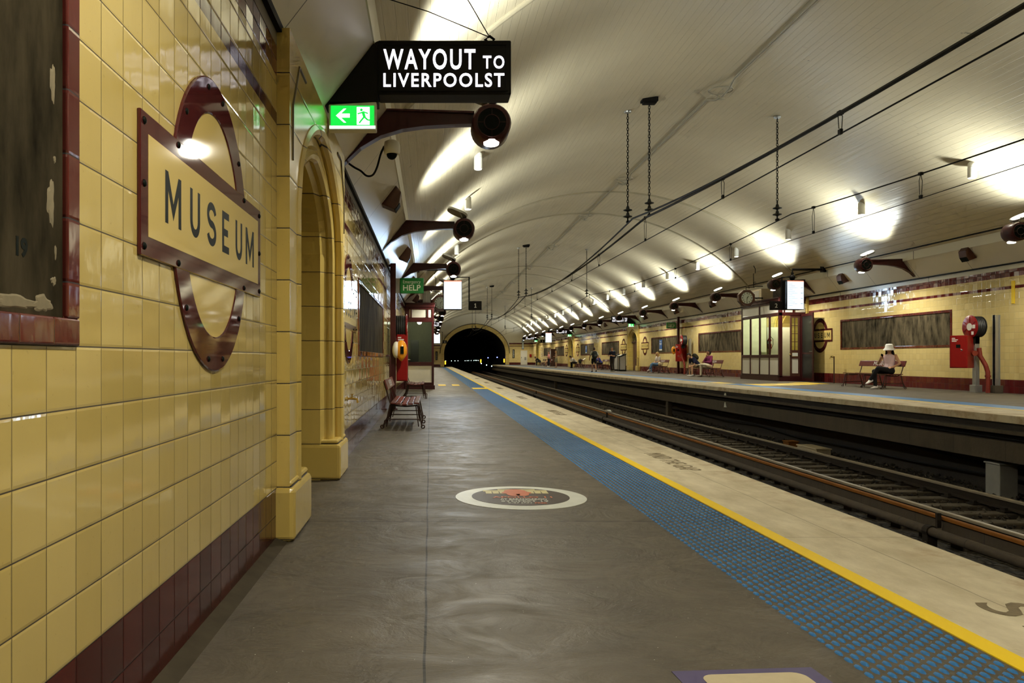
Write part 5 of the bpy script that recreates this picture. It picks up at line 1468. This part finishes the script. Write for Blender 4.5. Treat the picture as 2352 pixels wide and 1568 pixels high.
def paint_face(o, c, fwd, lf, up, s=1.):
    me = o.data
    for p in me.polygons:
        d = (Vector(p.center) - Vector(c)) / s
        f, l, u = d.dot(fwd), d.dot(lf), d.dot(up)
        if f > .055:
            for sd in (-1, 1):
                if ((l - sd * .034) / .013) ** 2 + ((u - .006) / .0065) ** 2 < 1: p.material_index = 1
            if (l / .026) ** 2 + ((u + .068) / .010) ** 2 < 1: p.material_index = 2
def shoe_mb(ankle, fwd, L_=.25, up=(0, 0, 1)):
    f = Vector(fwd).normalized(); u = Vector(up); u = (u - f * u.dot(f)).normalized(); l = u.cross(f); a = Vector(ankle)
    m = MB(); secs = []
    for t_, w, h0, h1 in ((-.075, .030, -.065, .0), (-.06, .038, -.08, .035), (0, .041, -.083, .03), (.07, .045, -.083, -.01), (.13, .047, -.083, -.035), (.165, .036, -.08, -.045), (.178, .018, -.076, -.055)):
        t_ *= L_ / .25
        secs.append([a + f * t_ + l * (w * math.cos(b)) + u * ((h0 + h1) / 2 + (h1 - h0) / 2 * math.sin(b)) for b in [2 * PI * j / 10 for j in range(10)]])
    vs = [p for s_ in secs for p in s_]; fs = []
    for i in range(len(secs) - 1):
        for j in range(10): fs.append([i * 10 + j, i * 10 + (j + 1) % 10, i * 10 + 10 + (j + 1) % 10, i * 10 + 10 + j])
    fs += [list(range(10))[::-1], [len(vs) - 10 + j for j in range(10)]]
    return m.add(vs, fs)
SKIN = {'light': (.52, .29, .17), 'tan': (.42, .22, .12), 'brown': (.20, .095, .05), 'olive': (.38, .20, .11)}
MS = {}
def mcol(name, col, rough=.8):
    k = name
    if k not in MS: MS[k] = plain(name, col, rough, var=.12, scale=22, bump=.002, spec=.2)
    return MS[k]
def V(*a): return Vector(a)

def person(loc, rz, J, skin, label, top, bottom, shoes, hair, sleeve=.5, leg=1., skirt=None, scale=1., head_fwd=(1, 0, -.1), head_up=(0, 0, 1), vox=.0105, curl=(.5, .5), palm=None, cat='person', hair_long=False, female=False):
    """J: joints (x forward, y left, z up). top/bottom = colour tuples for clothing; sleeve, leg = covered fraction of the limb"""
    t = thing('person', label, cat, loc, rz)
    t.scale = (scale,) * 3
    sk = mcol('skin_' + skin, SKIN[skin], .55); dark = mcol('eye_dark', (.02, .015, .012), .3); lip = mcol('lip', (.34, .10, .08), .5)
    w = .92 if female else 1.
    pel, spi, che, nec, hea = (V(*J[k]) for k in ('pelvis', 'spine', 'chest', 'neck', 'head'))
    latH = (V(*J['hipL']) - V(*J['hipR'])); latH.z *= .3; latH.normalize(); latS = (V(*J['shL']) - V(*J['shR'])).normalized()
    def axes(f, d):
        lt = latH.lerp(latS, f).normalized(); d = Vector(d).normalized(); return lt, d.cross(lt).normalized() * -1
    shm = (V(*J['shL']) + V(*J['shR'])) / 2
    def trunk(m, g, lo, hi, fat=1.):
        rows = [(pel - (spi - pel).normalized() * .09, 0, spi - pel, .135, .095), (pel, 0, spi - pel, .168, .115), (pel.lerp(spi, .5), .3, spi - pel, .150 * w, .108), (spi, .5, che - pel, .138 * w, .100),
                (spi.lerp(che, .55), .8, che - spi, .155 * w, .112), (che, 1, nec - spi, .168 * w, .115), (che.lerp(shm, .7), 1, nec - che, .165 * w, .10), (shm + (nec - che) * .12, 1, nec - che, .12 * w, .075), (shm.lerp(nec, .55) , 1, nec - che, .068, .06), (nec, 1, nec - che, .052, .055)]
        secs = []
        for c, f, d, hw, hd in rows[lo:hi]:
            lt, fd = axes(f, d); secs.append((c, lt, fd, (hw + g) * fat, (hd + g) * fat))
        return loft(m, secs)
    m = trunk(MB(), 0, 0, 10)
    limb(m, [(nec, .052), (nec.lerp(hea, .55), .050)])
    for s in 'LR':
        sh, el, wr = (V(*J[k + s]) for k in ('sh', 'el', 'wr'))
        limb(m, [(sh, .056 * w), (sh.lerp(el, .5), .047 * w), (el, .039 * w), (el.lerp(wr, .3), .038 * w), (wr, .025)])
        hp, kn, an = (V(*J[k + s]) for k in ('hip', 'kn', 'an'))
        limb(m, [(hp, .088), (hp.lerp(kn, .5), .072), (kn, .054), (kn.lerp(an, .3), .054), (kn.lerp(an, .7), .040), (an, .036)])
        d = V(*J['hd' + s]) if 'hd' + s in J else (wr - el)
        n = V(*palm[s]) if palm and s in palm else (V(0, -1, 0) if s == 'L' else V(0, 1, 0))
        if abs(d.normalized().dot(n.normalized())) > .9: n = V(1, 0, 0)
        for ch in hand_chains(wr, d, n, curl=curl[0 if s == 'L' else 1], side=-1 if s == 'L' else 1): limb(m, ch)
    hm, fw, lf, up = head_mb(hea, head_fwd, head_up); m.add(hm.v, hm.f)
    bo = remesh(m, vox, 'body', [sk, dark, lip], t, 2); paint_face(bo, hea, fw, lf, up)
    # shirt
    m = trunk(MB(), .016, 1, 9)
    for s in 'LR':
        sh, el, wr = (V(*J[k + s]) for k in ('sh', 'el', 'wr'))
        if sleeve <= 0: continue
        if sleeve <= 1: limb(m, [(sh, .066 * w), (sh.lerp(el, sleeve * .5), .063 * w), (sh.lerp(el, sleeve), .061 * w)])
        else: limb(m, [(sh, .066 * w), (sh.lerp(el, .5), .062 * w), (el, .054 * w), (el.lerp(wr, sleeve - 1), .040)])
    remesh(m, .013, 'shirt', mcol('shirt_%.2f_%.2f_%.2f' % top, top), t, 3)
    # trousers, shorts or skirt
    if skirt:
        hl, hr_ = V(*J['hipL']), V(*J['hipR']); kl, kr_ = V(*J['knL']), V(*J['knR'])
        m = MB(); c0 = (hl + hr_) / 2; c1 = (kl + kr_) / 2 + V(0, 0, skirt)
        secs = []
        for f, a, b in ((-.25, .125, .16), (.05, .15, .19), (.4, .16, .20), (.8, .17, .20), (1., .165, .195)):
            c = c0.lerp(c1, f); secs.append([c + V(a * math.cos(q), b * math.sin(q), 0) for q in [2 * PI * j / 16 for j in range(16)]])
        vs = [p for s_ in secs for p in s_]; fs = [[i * 16 + j, i * 16 + (j + 1) % 16, i * 16 + 16 + (j + 1) % 16, i * 16 + 16 + j] for i in range(4) for j in range(16)]
        m.add(vs, fs); m.build('skirt', mcol('skirt_%.2f_%.2f_%.2f' % bottom, bottom), t, smooth=True, angle=180)
    else:
        m = trunk(MB(), .012, 0, 3)
        for s in 'LR':
            hp, kn, an = (V(*J[k + s]) for k in ('hip', 'kn', 'an'))
            if leg >= 1: limb(m, [(hp, .104), (hp.lerp(kn, .5), .088), (kn, .070), (kn.lerp(an, .5), .060), (kn.lerp(an, .95), .052)])
            else: limb(m, [(hp, .104), (hp.lerp(kn, leg * .6), .094), (hp.lerp(kn, leg), .086)])
        remesh(m, .013, 'trousers' if leg >= 1 else 'shorts', mcol('cloth_%.2f_%.2f_%.2f' % bottom, bottom), t, 3)
    for s in 'LR':
        an = V(*J['an' + s]); f = V(*J.get('ft' + s, (1, 0, 0)))
        shoe_mb(an, f, up=J.get('fu' + s, (0, 0, 1))).build('shoe', mcol('shoe_%.2f_%.2f_%.2f' % shoes, shoes, .5), t, smooth=True, angle=60)
    # hair: a cap over the crown and back of the head
    if hair:
        a = MB().ball((0, 0, 0), 1, 1, 1, 18, 12); keep = []
        vs = [hea + fw * (v[0] * (.104 if v[0] > 0 else .122) - .006) + lf * v[1] * .088 + up * (v[2] * .128 + .012) for v in a.v]
        for f in a.f:
            c = sum((Vector(a.v[i]) for i in f), Vector()) / len(f)
            if c.z > .42 or (c.x < .22 and c.z > -.15) or (c.x < -.2 and c.z > -.62): keep.append(f)
        hb = MB().add(vs, keep)
        if hair_long:
            q = MB().ball((0, 0, 0), 1, 1, 1, 14, 10)
            hb.add([hea - fw * .085 + lf * v[1] * .092 + up * (v[2] * .20 - .13) + fw * v[0] * .035 for v in q.v], q.f)
            for sd in (-1, 1): limb(hb, [(hea + lf * sd * .078 - fw * .02 + up * .03, .022), (hea + lf * sd * .092 - fw * .03 - up * .12, .032), (hea + lf * sd * .105 - fw * .02 - up * .25, .026), (hea + lf * sd * .10 + fw * .0 - up * .34, .012)])
        hb.build('hair', mcol('hair_%.2f_%.2f_%.2f' % hair, hair, .45), t, smooth=True, angle=180)
    return t
def stand(**k):
    J = dict(pelvis=(0, 0, .95), spine=(0, 0, 1.13), chest=(0, 0, 1.33), neck=(0, 0, 1.49), head=(.02, 0, 1.61),
             shL=(0, .172, 1.395), shR=(0, -.172, 1.395), elL=(-.03, .25, 1.14), elR=(-.03, -.25, 1.14), wrL=(.05, .27, .90), wrR=(.05, -.27, .90),
             hipL=(0, .09, .90), hipR=(0, -.09, .90), knL=(.02, .10, .50), knR=(.02, -.10, .50), anL=(0, .10, .085), anR=(0, -.10, .085))
    J.update(k); return J
def sit(lean=0., **k):
    z = .56
    J = dict(pelvis=(0, 0, z), spine=(.02 + lean * .35, 0, z + .17), chest=(.02 + lean * .75, 0, z + .37 - lean * .12), neck=(.04 + lean * 1.0, 0, z + .53 - lean * .25), head=(.07 + lean * 1.22, 0, z + .645 - lean * .34),
             shL=(.02 + lean * .9, .18, z + .45 - lean * .2), shR=(.02 + lean * .9, -.18, z + .45 - lean * .2),
             elL=(.08 + lean, .24, z + .18 - lean * .2), elR=(.08 + lean, -.24, z + .18 - lean * .2), wrL=(.30 + lean, .14, z + .10), wrR=(.30 + lean, -.14, z + .10),
             hipL=(.02, .09, z - .02), hipR=(.02, -.09, z - .02), knL=(.45, .11, z - .02), knR=(.45, -.11, z - .02), anL=(.44, .11, .085), anR=(.44, -.11, .085))
    J.update(k); return J
def backpack(parent, x, z, col, name='backpack'):
    m = MB().ball((x, 0, z), .12, .17, .27, 16, 12)
    pw = lambda a, c, r: c + r * math.copysign(min(1, abs((a - c) / r)) ** .55, a - c)
    for i, v in enumerate(m.v): m.v[i] = (pw(v[0], x, .12), pw(v[1], 0, .17), pw(v[2], z, .27) if v[2] < z else v[2])
    MB().ball((x - .10, 0, z - .10), .055, .125, .11, 14, 10).build('pocket', mcol('pack', col, .6), parent, smooth=True, angle=180)
    m.build(name, mcol('pack', col, .6), parent, smooth=True, angle=180)
    m = MB()
    for s in (-1, 1): m.tube([(x + .06, s * .10, z + .2), (x + .2, s * .12, z + .22), (x + .28, s * .13, z + .05), (x + .16, s * .14, z - .15)], .018, 6)
    m.build('backpack_strap', mcol('pack', col, .6), parent, smooth=True)
BLK = (.014, .013, .014)

# woman in the white hat, legs crossed, on the nearest right bench (local x = toward the tracks)
def turn(p, a): return (p[0] * math.cos(a) - p[1] * math.sin(a), p[0] * math.sin(a) + p[1] * math.cos(a), p[2])
TW = -.62
J = sit(0, pelvis=(-.06, .0, .56), spine=(-.11, 0, .73), chest=(-.17, 0, .93), neck=(-.19, 0, 1.08), head=(-.15, 0, 1.195),
        shL=(-.17, .165, 1.00), shR=(-.17, -.165, 1.00), elL=(-.0, .30, .76), elR=(.02, -.27, .77), wrL=(.10, .10, .645), wrR=(.14, -.20, .90),
        hdL=(.4, -.7, -.1), hdR=(.25, .35, .7),
        hipL=turn((-.02, .08, .54), TW), hipR=turn((-.02, -.08, .54), TW), knL=turn((.42, .02, .62), TW), knR=turn((.44, -.10, .53), TW), anL=turn((.58, -.12, .27), TW), anR=turn((.44, -.06, .085), TW),
        ftL=turn((.9, -.1, -.3), TW), ftR=turn((1, 0, 0), TW))
w = person((13.92, 23.80, ZR), PI + .92, J, 'light', 'woman in white bucket hat, pink top and black trousers using a phone', (.74, .54, .56), (.012, .012, .013), (.85, .83, .80), (.010, .008, .008), sleeve=0, vox=.008, curl=(.35, .8), palm={'L': (0, 0, -1), 'R': (-.6, .3, .4)}, female=True, hair_long=True, head_fwd=(1, -.15, -.30), scale=1.0)
MB().lathe([(.165, -.075), (.150, -.04), (.115, .01), (.105, .08), (.085, .115), (.0, .125)], 24, at=(-.145, 0, 1.245)).build('bucket_hat', mcol('white_hat', (.84, .84, .80), .8), w, smooth=True, angle=60)
t = thing('mobile_phone', 'dark phone held by the woman in the white hat', 'phone', (13.92, 23.80, ZR), PI + .92)
o = MB().box(-.036, .036, -.005, .005, -.07, .07).build('phone_body', M['letter_black'], t, bevel=.004); o.location = (.19, -.15, 1.0); o.rotation_euler = (.5, .5, 1.2)

# two men on the bench by the booth
J = sit(.40, wrL=(.50, .07, .50), wrR=(.50, -.05, .50), elL=(.36, .20, .58), elR=(.36, -.20, .58), hdL=(.4, -.4, -.1), hdR=(.4, .4, -.1))
p = person((13.95, 40.75, ZR), PI + .25, J, 'light', 'seated man in navy polo and khaki shorts bent forward with a backpack', (.018, .022, .055), (.26, .19, .10), (.55, .53, .48), (.018, .013, .011), sleeve=.6, leg=.85, head_fwd=(.8, .0, -.62), curl=(.8, .8))
q = thing('backpack', 'dark backpack slung on the bent-forward seated man', 'backpack', (13.95, 40.75, ZR), PI + .25); m = MB().ball((0, 0, 0), .12, .15, .20, 16, 12); m.v = [(v[0] * .75 + v[2] * .66 + .17, v[1], v[2] * .75 - v[0] * .66 + 1.02) for v in m.v]; m.build('pack_body', mcol('pack_olive', (.035, .032, .022)), q, smooth=True, angle=180)
m = MB(); m.tube([(.28, -.12, 1.08), (.42, -.14, 1.02), (.44, -.15, .9), (.3, -.15, .82)], .016, 6); m.build('strap', mcol('pack_olive', (.035, .032, .022)), q)
J = sit(0., wrR=(.17, -.02, 1.0), elR=(.22, -.2, .74), hdR=(.0, .1, 1), wrL=(.22, -.12, .74), elL=(.12, .23, .74), hdL=(.3, -1, 0), knL=(.42, .18, .62), anL=(.46, -.24, .60), ftL=(.3, -1, -.1), fuL=(.6, .0, .8), knR=(.44, -.08, .54), head=(.06, 0, 1.2))
p = person((14.0, 39.25, ZR), PI + .25, J, 'brown', 'seated man in maroon shirt and cream trousers with one ankle crossed over', (.16, .022, .075), (.62, .56, .42), (.05, .035, .025), (.012, .010, .010), sleeve=1.9, head_fwd=(1, -.1, .12), curl=(.5, .9), palm={'R': (-1, 0, 0)})
t = thing('water_bottle', 'blue water bottle beside the man in the maroon shirt', 'bottle', (13.95, 39.95, ZR + .45)); MB().lathe([(.035, 0), (.04, .01), (.04, .16), (.03, .19), (.015, .21)], 12).build('bottle_body', M['poster_blue'], t, smooth=True); MB().lathe([(.018, .205), (.018, .235)], 10).build('cap', M['sign_white'], t)
# woman in jeans
J = sit(0, wrL=(.26, .05, .66), wrR=(.26, -.05, .66), hdL=(.6, -.5, 0), hdR=(.6, .5, 0), knL=(.44, .04, .60), anL=(.56, -.10, .24), knR=(.45, -.10, .54), ftL=(.9, -.2, -.2))
person((14.4, 49.45, ZR), PI + .25, J, 'light', 'seated blonde woman in white blouse and blue jeans by the far help post', (.66, .60, .54), (.12, .22, .38), (.45, .40, .36), (.55, .36, .13), sleeve=.7, hair_long=True, female=True, head_fwd=(1, -.3, 0))
t = thing('handbag', 'pale handbag on the bench beside the blonde woman in jeans', 'bag', (14.35, 48.95, ZR + .45)); MB().ball((0, 0, .13), .12, .17, .14, 14, 10).build('bag_body', M['beige'], t, smooth=True); MB().tube([(0, -.1, .2), (0, -.06, .33), (0, .06, .33), (0, .1, .2)], .012, 6).build('handle', M['wood_dark'], t)
# man in dark shirt, arms folded across
J = stand(wrL=(.22, -.05, 1.12), elL=(.08, .24, 1.10), wrR=(.24, .06, 1.15), elR=(.06, -.24, 1.12), hdL=(.2, -1, 0), hdR=(.2, 1, 0), knL=(.05, .12, .5), anL=(.02, .15, .085), knR=(.0, -.10, .5), anR=(-.12, -.10, .085))
p = person((12.82, 55.2, ZR), PI + .75, J, 'light', 'standing man in black shirt and dark trousers with forearms held at his waist', (.012, .014, .03), (.035, .028, .022), (.30, .28, .20), (.014, .012, .012), sleeve=.75, head_fwd=(1, .1, -.05), scale=1.0)
backpack(p, -.20, 1.2, (.03, .035, .03))
# man with black backpack walking away
J = stand(knL=(.12, .10, .5), anL=(.20, .10, .085), knR=(-.02, -.10, .5), anR=(-.20, -.10, .11), wrL=(.10, .30, .92), wrR=(.02, -.30, .90), elL=(-.05, .29, 1.14), elR=(-.08, -.29, 1.14))
p = person((11.15, 53.3, ZR), PI * .5, J, 'tan', 'walking man seen from behind in grey tee and black shorts', (.36, .38, .33), (.012, .012, .012), (.02, .018, .018), (.06, .035, .022), sleeve=.7, leg=.62, scale=.97)
backpack(p, -.22, 1.22, (.014, .015, .014))
# royal blue shirt, head in hand
J = sit(.30, wrL=(.42, .06, .98), elL=(.42, .12, .72), hdL=(0, 0, 1), wrR=(.42, -.06, .95), elR=(.42, -.14, .70), hdR=(0, 0, 1))
person((14.1, 64.6, ZR), PI + .2, J, 'tan', 'seated man in royal blue shirt resting his head on his hands', (.05, .06, .30), (.012, .012, .016), (.2, .19, .18), (.016, .013, .012), sleeve=1.6, head_fwd=(.8, 0, -.6), palm={'L': (-1, 0, 0), 'R': (-1, 0, 0)})
# white shirt man bent over
J = sit(.42, wrL=(.52, .05, .60), wrR=(.52, -.05, .60), hdL=(.8, 0, .1), hdR=(.8, 0, .1))
person((14.1, 75.8, ZR), PI + .2, J, 'tan', 'seated man in white shirt and black trousers bent over his hands', (.62, .60, .54), (.012, .012, .014), (.02, .02, .02), (.014, .012, .012), sleeve=1.7, head_fwd=(.8, 0, -.6))
q = thing('backpack', 'black bag on the bench behind the bent white-shirted man', 'backpack', (14.3, 74.7, ZR + .45)); MB().ball((0, 0, .22), .16, .2, .24, 14, 10).build('pack_body', mcol('pack', (.014, .015, .014)), q, smooth=True); MB().tube([(0, -.05, .42), (0, 0, .5), (0, .05, .42)], .012, 6).build('handle', mcol('pack', (.014, .015, .014)), q)
# far group
J = stand(wrL=(.2, .08, 1.13), elL=(.04, .23, 1.12), hdL=(.5, -.8, 0))
p = person((12.95, 80.6, ZR), PI - .2, J, 'light', 'standing blonde woman in khaki skirt on the far platform', (.42, .32, .20), (.20, .18, .11), (.34, .22, .13), (.42, .28, .12), sleeve=.3, skirt=.06, female=True, hair_long=True)
q = thing('handbag', 'black shoulder bag hanging from the standing woman in the skirt', 'bag', (12.95, 80.6, ZR), PI - .2); MB().ball((-.02, -.30, .98), .10, .07, .16, 12, 8).build('bag_body', M['letter_black'], q, smooth=True); MB().tube([(0, -.28, 1.1), (0, -.17, 1.48), (-.06, -.2, 1.3), (-.05, -.30, 1.1)], .01, 5).build('strap', M['letter_black'], q)
J = stand()
person((13.7, 90.5, ZR), PI + .3, stand(wrL=(.22, .0, 1.12), elL=(.04, .23, 1.12), hdL=(.4, -.8, 0)), 'tan', 'standing person in pink top and black leggings on the far platform', (.62, .24, .24), (.014, .014, .018), (.6, .58, .55), (.16, .04, .03), sleeve=.6, female=True, scale=.97)
person((14.1, 92.6, ZR), PI + .1, sit(0), 'light', 'seated person in dark red top with bare legs on the far bench', (.20, .03, .03), (.18, .14, .10), (.05, .04, .04), (.05, .03, .02), sleeve=.6, leg=.6, female=True)
person((13.75, 98.0, ZR), PI + .1, sit(.45, wrL=(.55, .05, .62), wrR=(.55, -.05, .62)), 'tan', 'farthest seated person in black hunched beside the end portal', (.016, .016, .018), (.016, .016, .018), (.25, .23, .2), (.014, .012, .012), sleeve=1.8, head_fwd=(.8, 0, -.6))
dup(b0, (14.05, 98.2, ZR), PI, 'farthest maroon bench under the hunched person in black')

# ------------------------------------------------------------------ lights
WARM = (1., .94, .775)
def spot(name, loc, aim, energy, size, blend=.6, radius=.08, col=WARM):
    l = bpy.data.lights.new(name, 'SPOT'); l.energy = energy; l.spot_size = math.radians(size); l.spot_blend = blend; l.shadow_soft_size = radius; l.color = col
    o = bpy.data.objects.new(name, l); C.objects.link(o); o.location = loc
    o.rotation_euler = (Vector(aim) - Vector(loc)).to_track_quat('-Z', 'Y').to_euler(); return o
E_DOWN, E_UP, E_CYL = 335, 850, 95
cache = {}
def spot2(kind, loc, aim, *a, **k):
    d = tuple(round(v, 3) for v in (Vector(aim) - Vector(loc)))
    if (kind, d) in cache:
        o = cache[(kind, d)].copy(); C.objects.link(o); o.location = loc; return o
    o = spot(kind, loc, aim, *a, **k); cache[(kind, d)] = o; return o
for (x, y, z, d) in LAMPS:
    lx = x + d * 1.71
    spot2('drum_downlight', (lx, y - .075 * d, z + 3.59), (lx, y - .075 * d, z), E_DOWN, 165, .5, .09)
    spot2('flood_uplight', (lx - d * .10, y, z + 4.30), (lx + d * .15, y + .25, z + 5.6), E_UP, 152, 1., .10, (.94, 1., .95))
for (x, y, z) in CYL:
    if y > 62 or y < 5: continue
    spot2('cylinder_downlight', (x, y, z - .03), (x, y, 0), E_CYL, 110, .7, .07)
def area(name, loc, aim, energy, sx, sy, col):
    l = bpy.data.lights.new(name, 'AREA'); l.shape = 'RECTANGLE'; l.size = sx; l.size_y = sy; l.energy = energy; l.color = col
    o = bpy.data.objects.new(name, l); C.objects.link(o); o.location = loc
    o.rotation_euler = (Vector(aim) - Vector(loc)).to_track_quat('-Z', 'Y').to_euler()
# lamp inside each booth
for x, y, z in ((-.45, 33.0, 2.75), (14.75, 32.6, ZR + 2.95), (14.75, 34.4, ZR + 2.95)):
    l = bpy.data.lights.new('booth_lamp', 'POINT'); l.energy = 90 if x > 0 else 8; l.color = (1., .96, .80); l.shadow_soft_size = .1
    o = bpy.data.objects.new('booth_lamp', l); C.objects.link(o); o.location = (x, y, z)

area('screen_glow', (.845, 29.26, 3.595), (.6, 20, 3.4), 70, .62, 1.0, (.55, .75, 1.))
area('screen_glow', (13.60, 29.26, 3.595), (11.5, 20, 3.4), 45, .62, 1.0, (.6, .8, 1.))
w = bpy.data.worlds.new('World'); scene.world = w; w.use_nodes = True
w.node_tree.nodes['Background'].inputs[0].default_value = (.02, .02, .02, 1); w.node_tree.nodes['Background'].inputs[1].default_value = .0

cam = bpy.data.cameras.new('Camera'); co = bpy.data.objects.new('Camera', cam); C.objects.link(co)
co.location = (0, 0, 1.21); co.rotation_euler = (PI / 2, 0, 0)
cam.sensor_width = 36; cam.lens = 1800 / 2352 * 36; cam.shift_x = (1176 - 988) / 2352; cam.shift_y = (823.5 - 784) / 2352
cam.clip_end = 400; cam.clip_start = .05
scene.camera = co
vs_ = scene.view_settings
vs_.view_transform = 'Standard'; vs_.look = 'None'; vs_.gamma = 1; vs_.use_curve_mapping = False
vs_.exposure = 0.0
cy = scene.cycles
cy.max_bounces = 5; cy.diffuse_bounces = 3; cy.glossy_bounces = 3; cy.transmission_bounces = 4; cy.use_adaptive_sampling = True; cy.adaptive_threshold = .08; cy.adaptive_min_samples = 12; cy.sample_clamp_indirect = 4; cy.caustics_reflective = False; cy.caustics_refractive = False
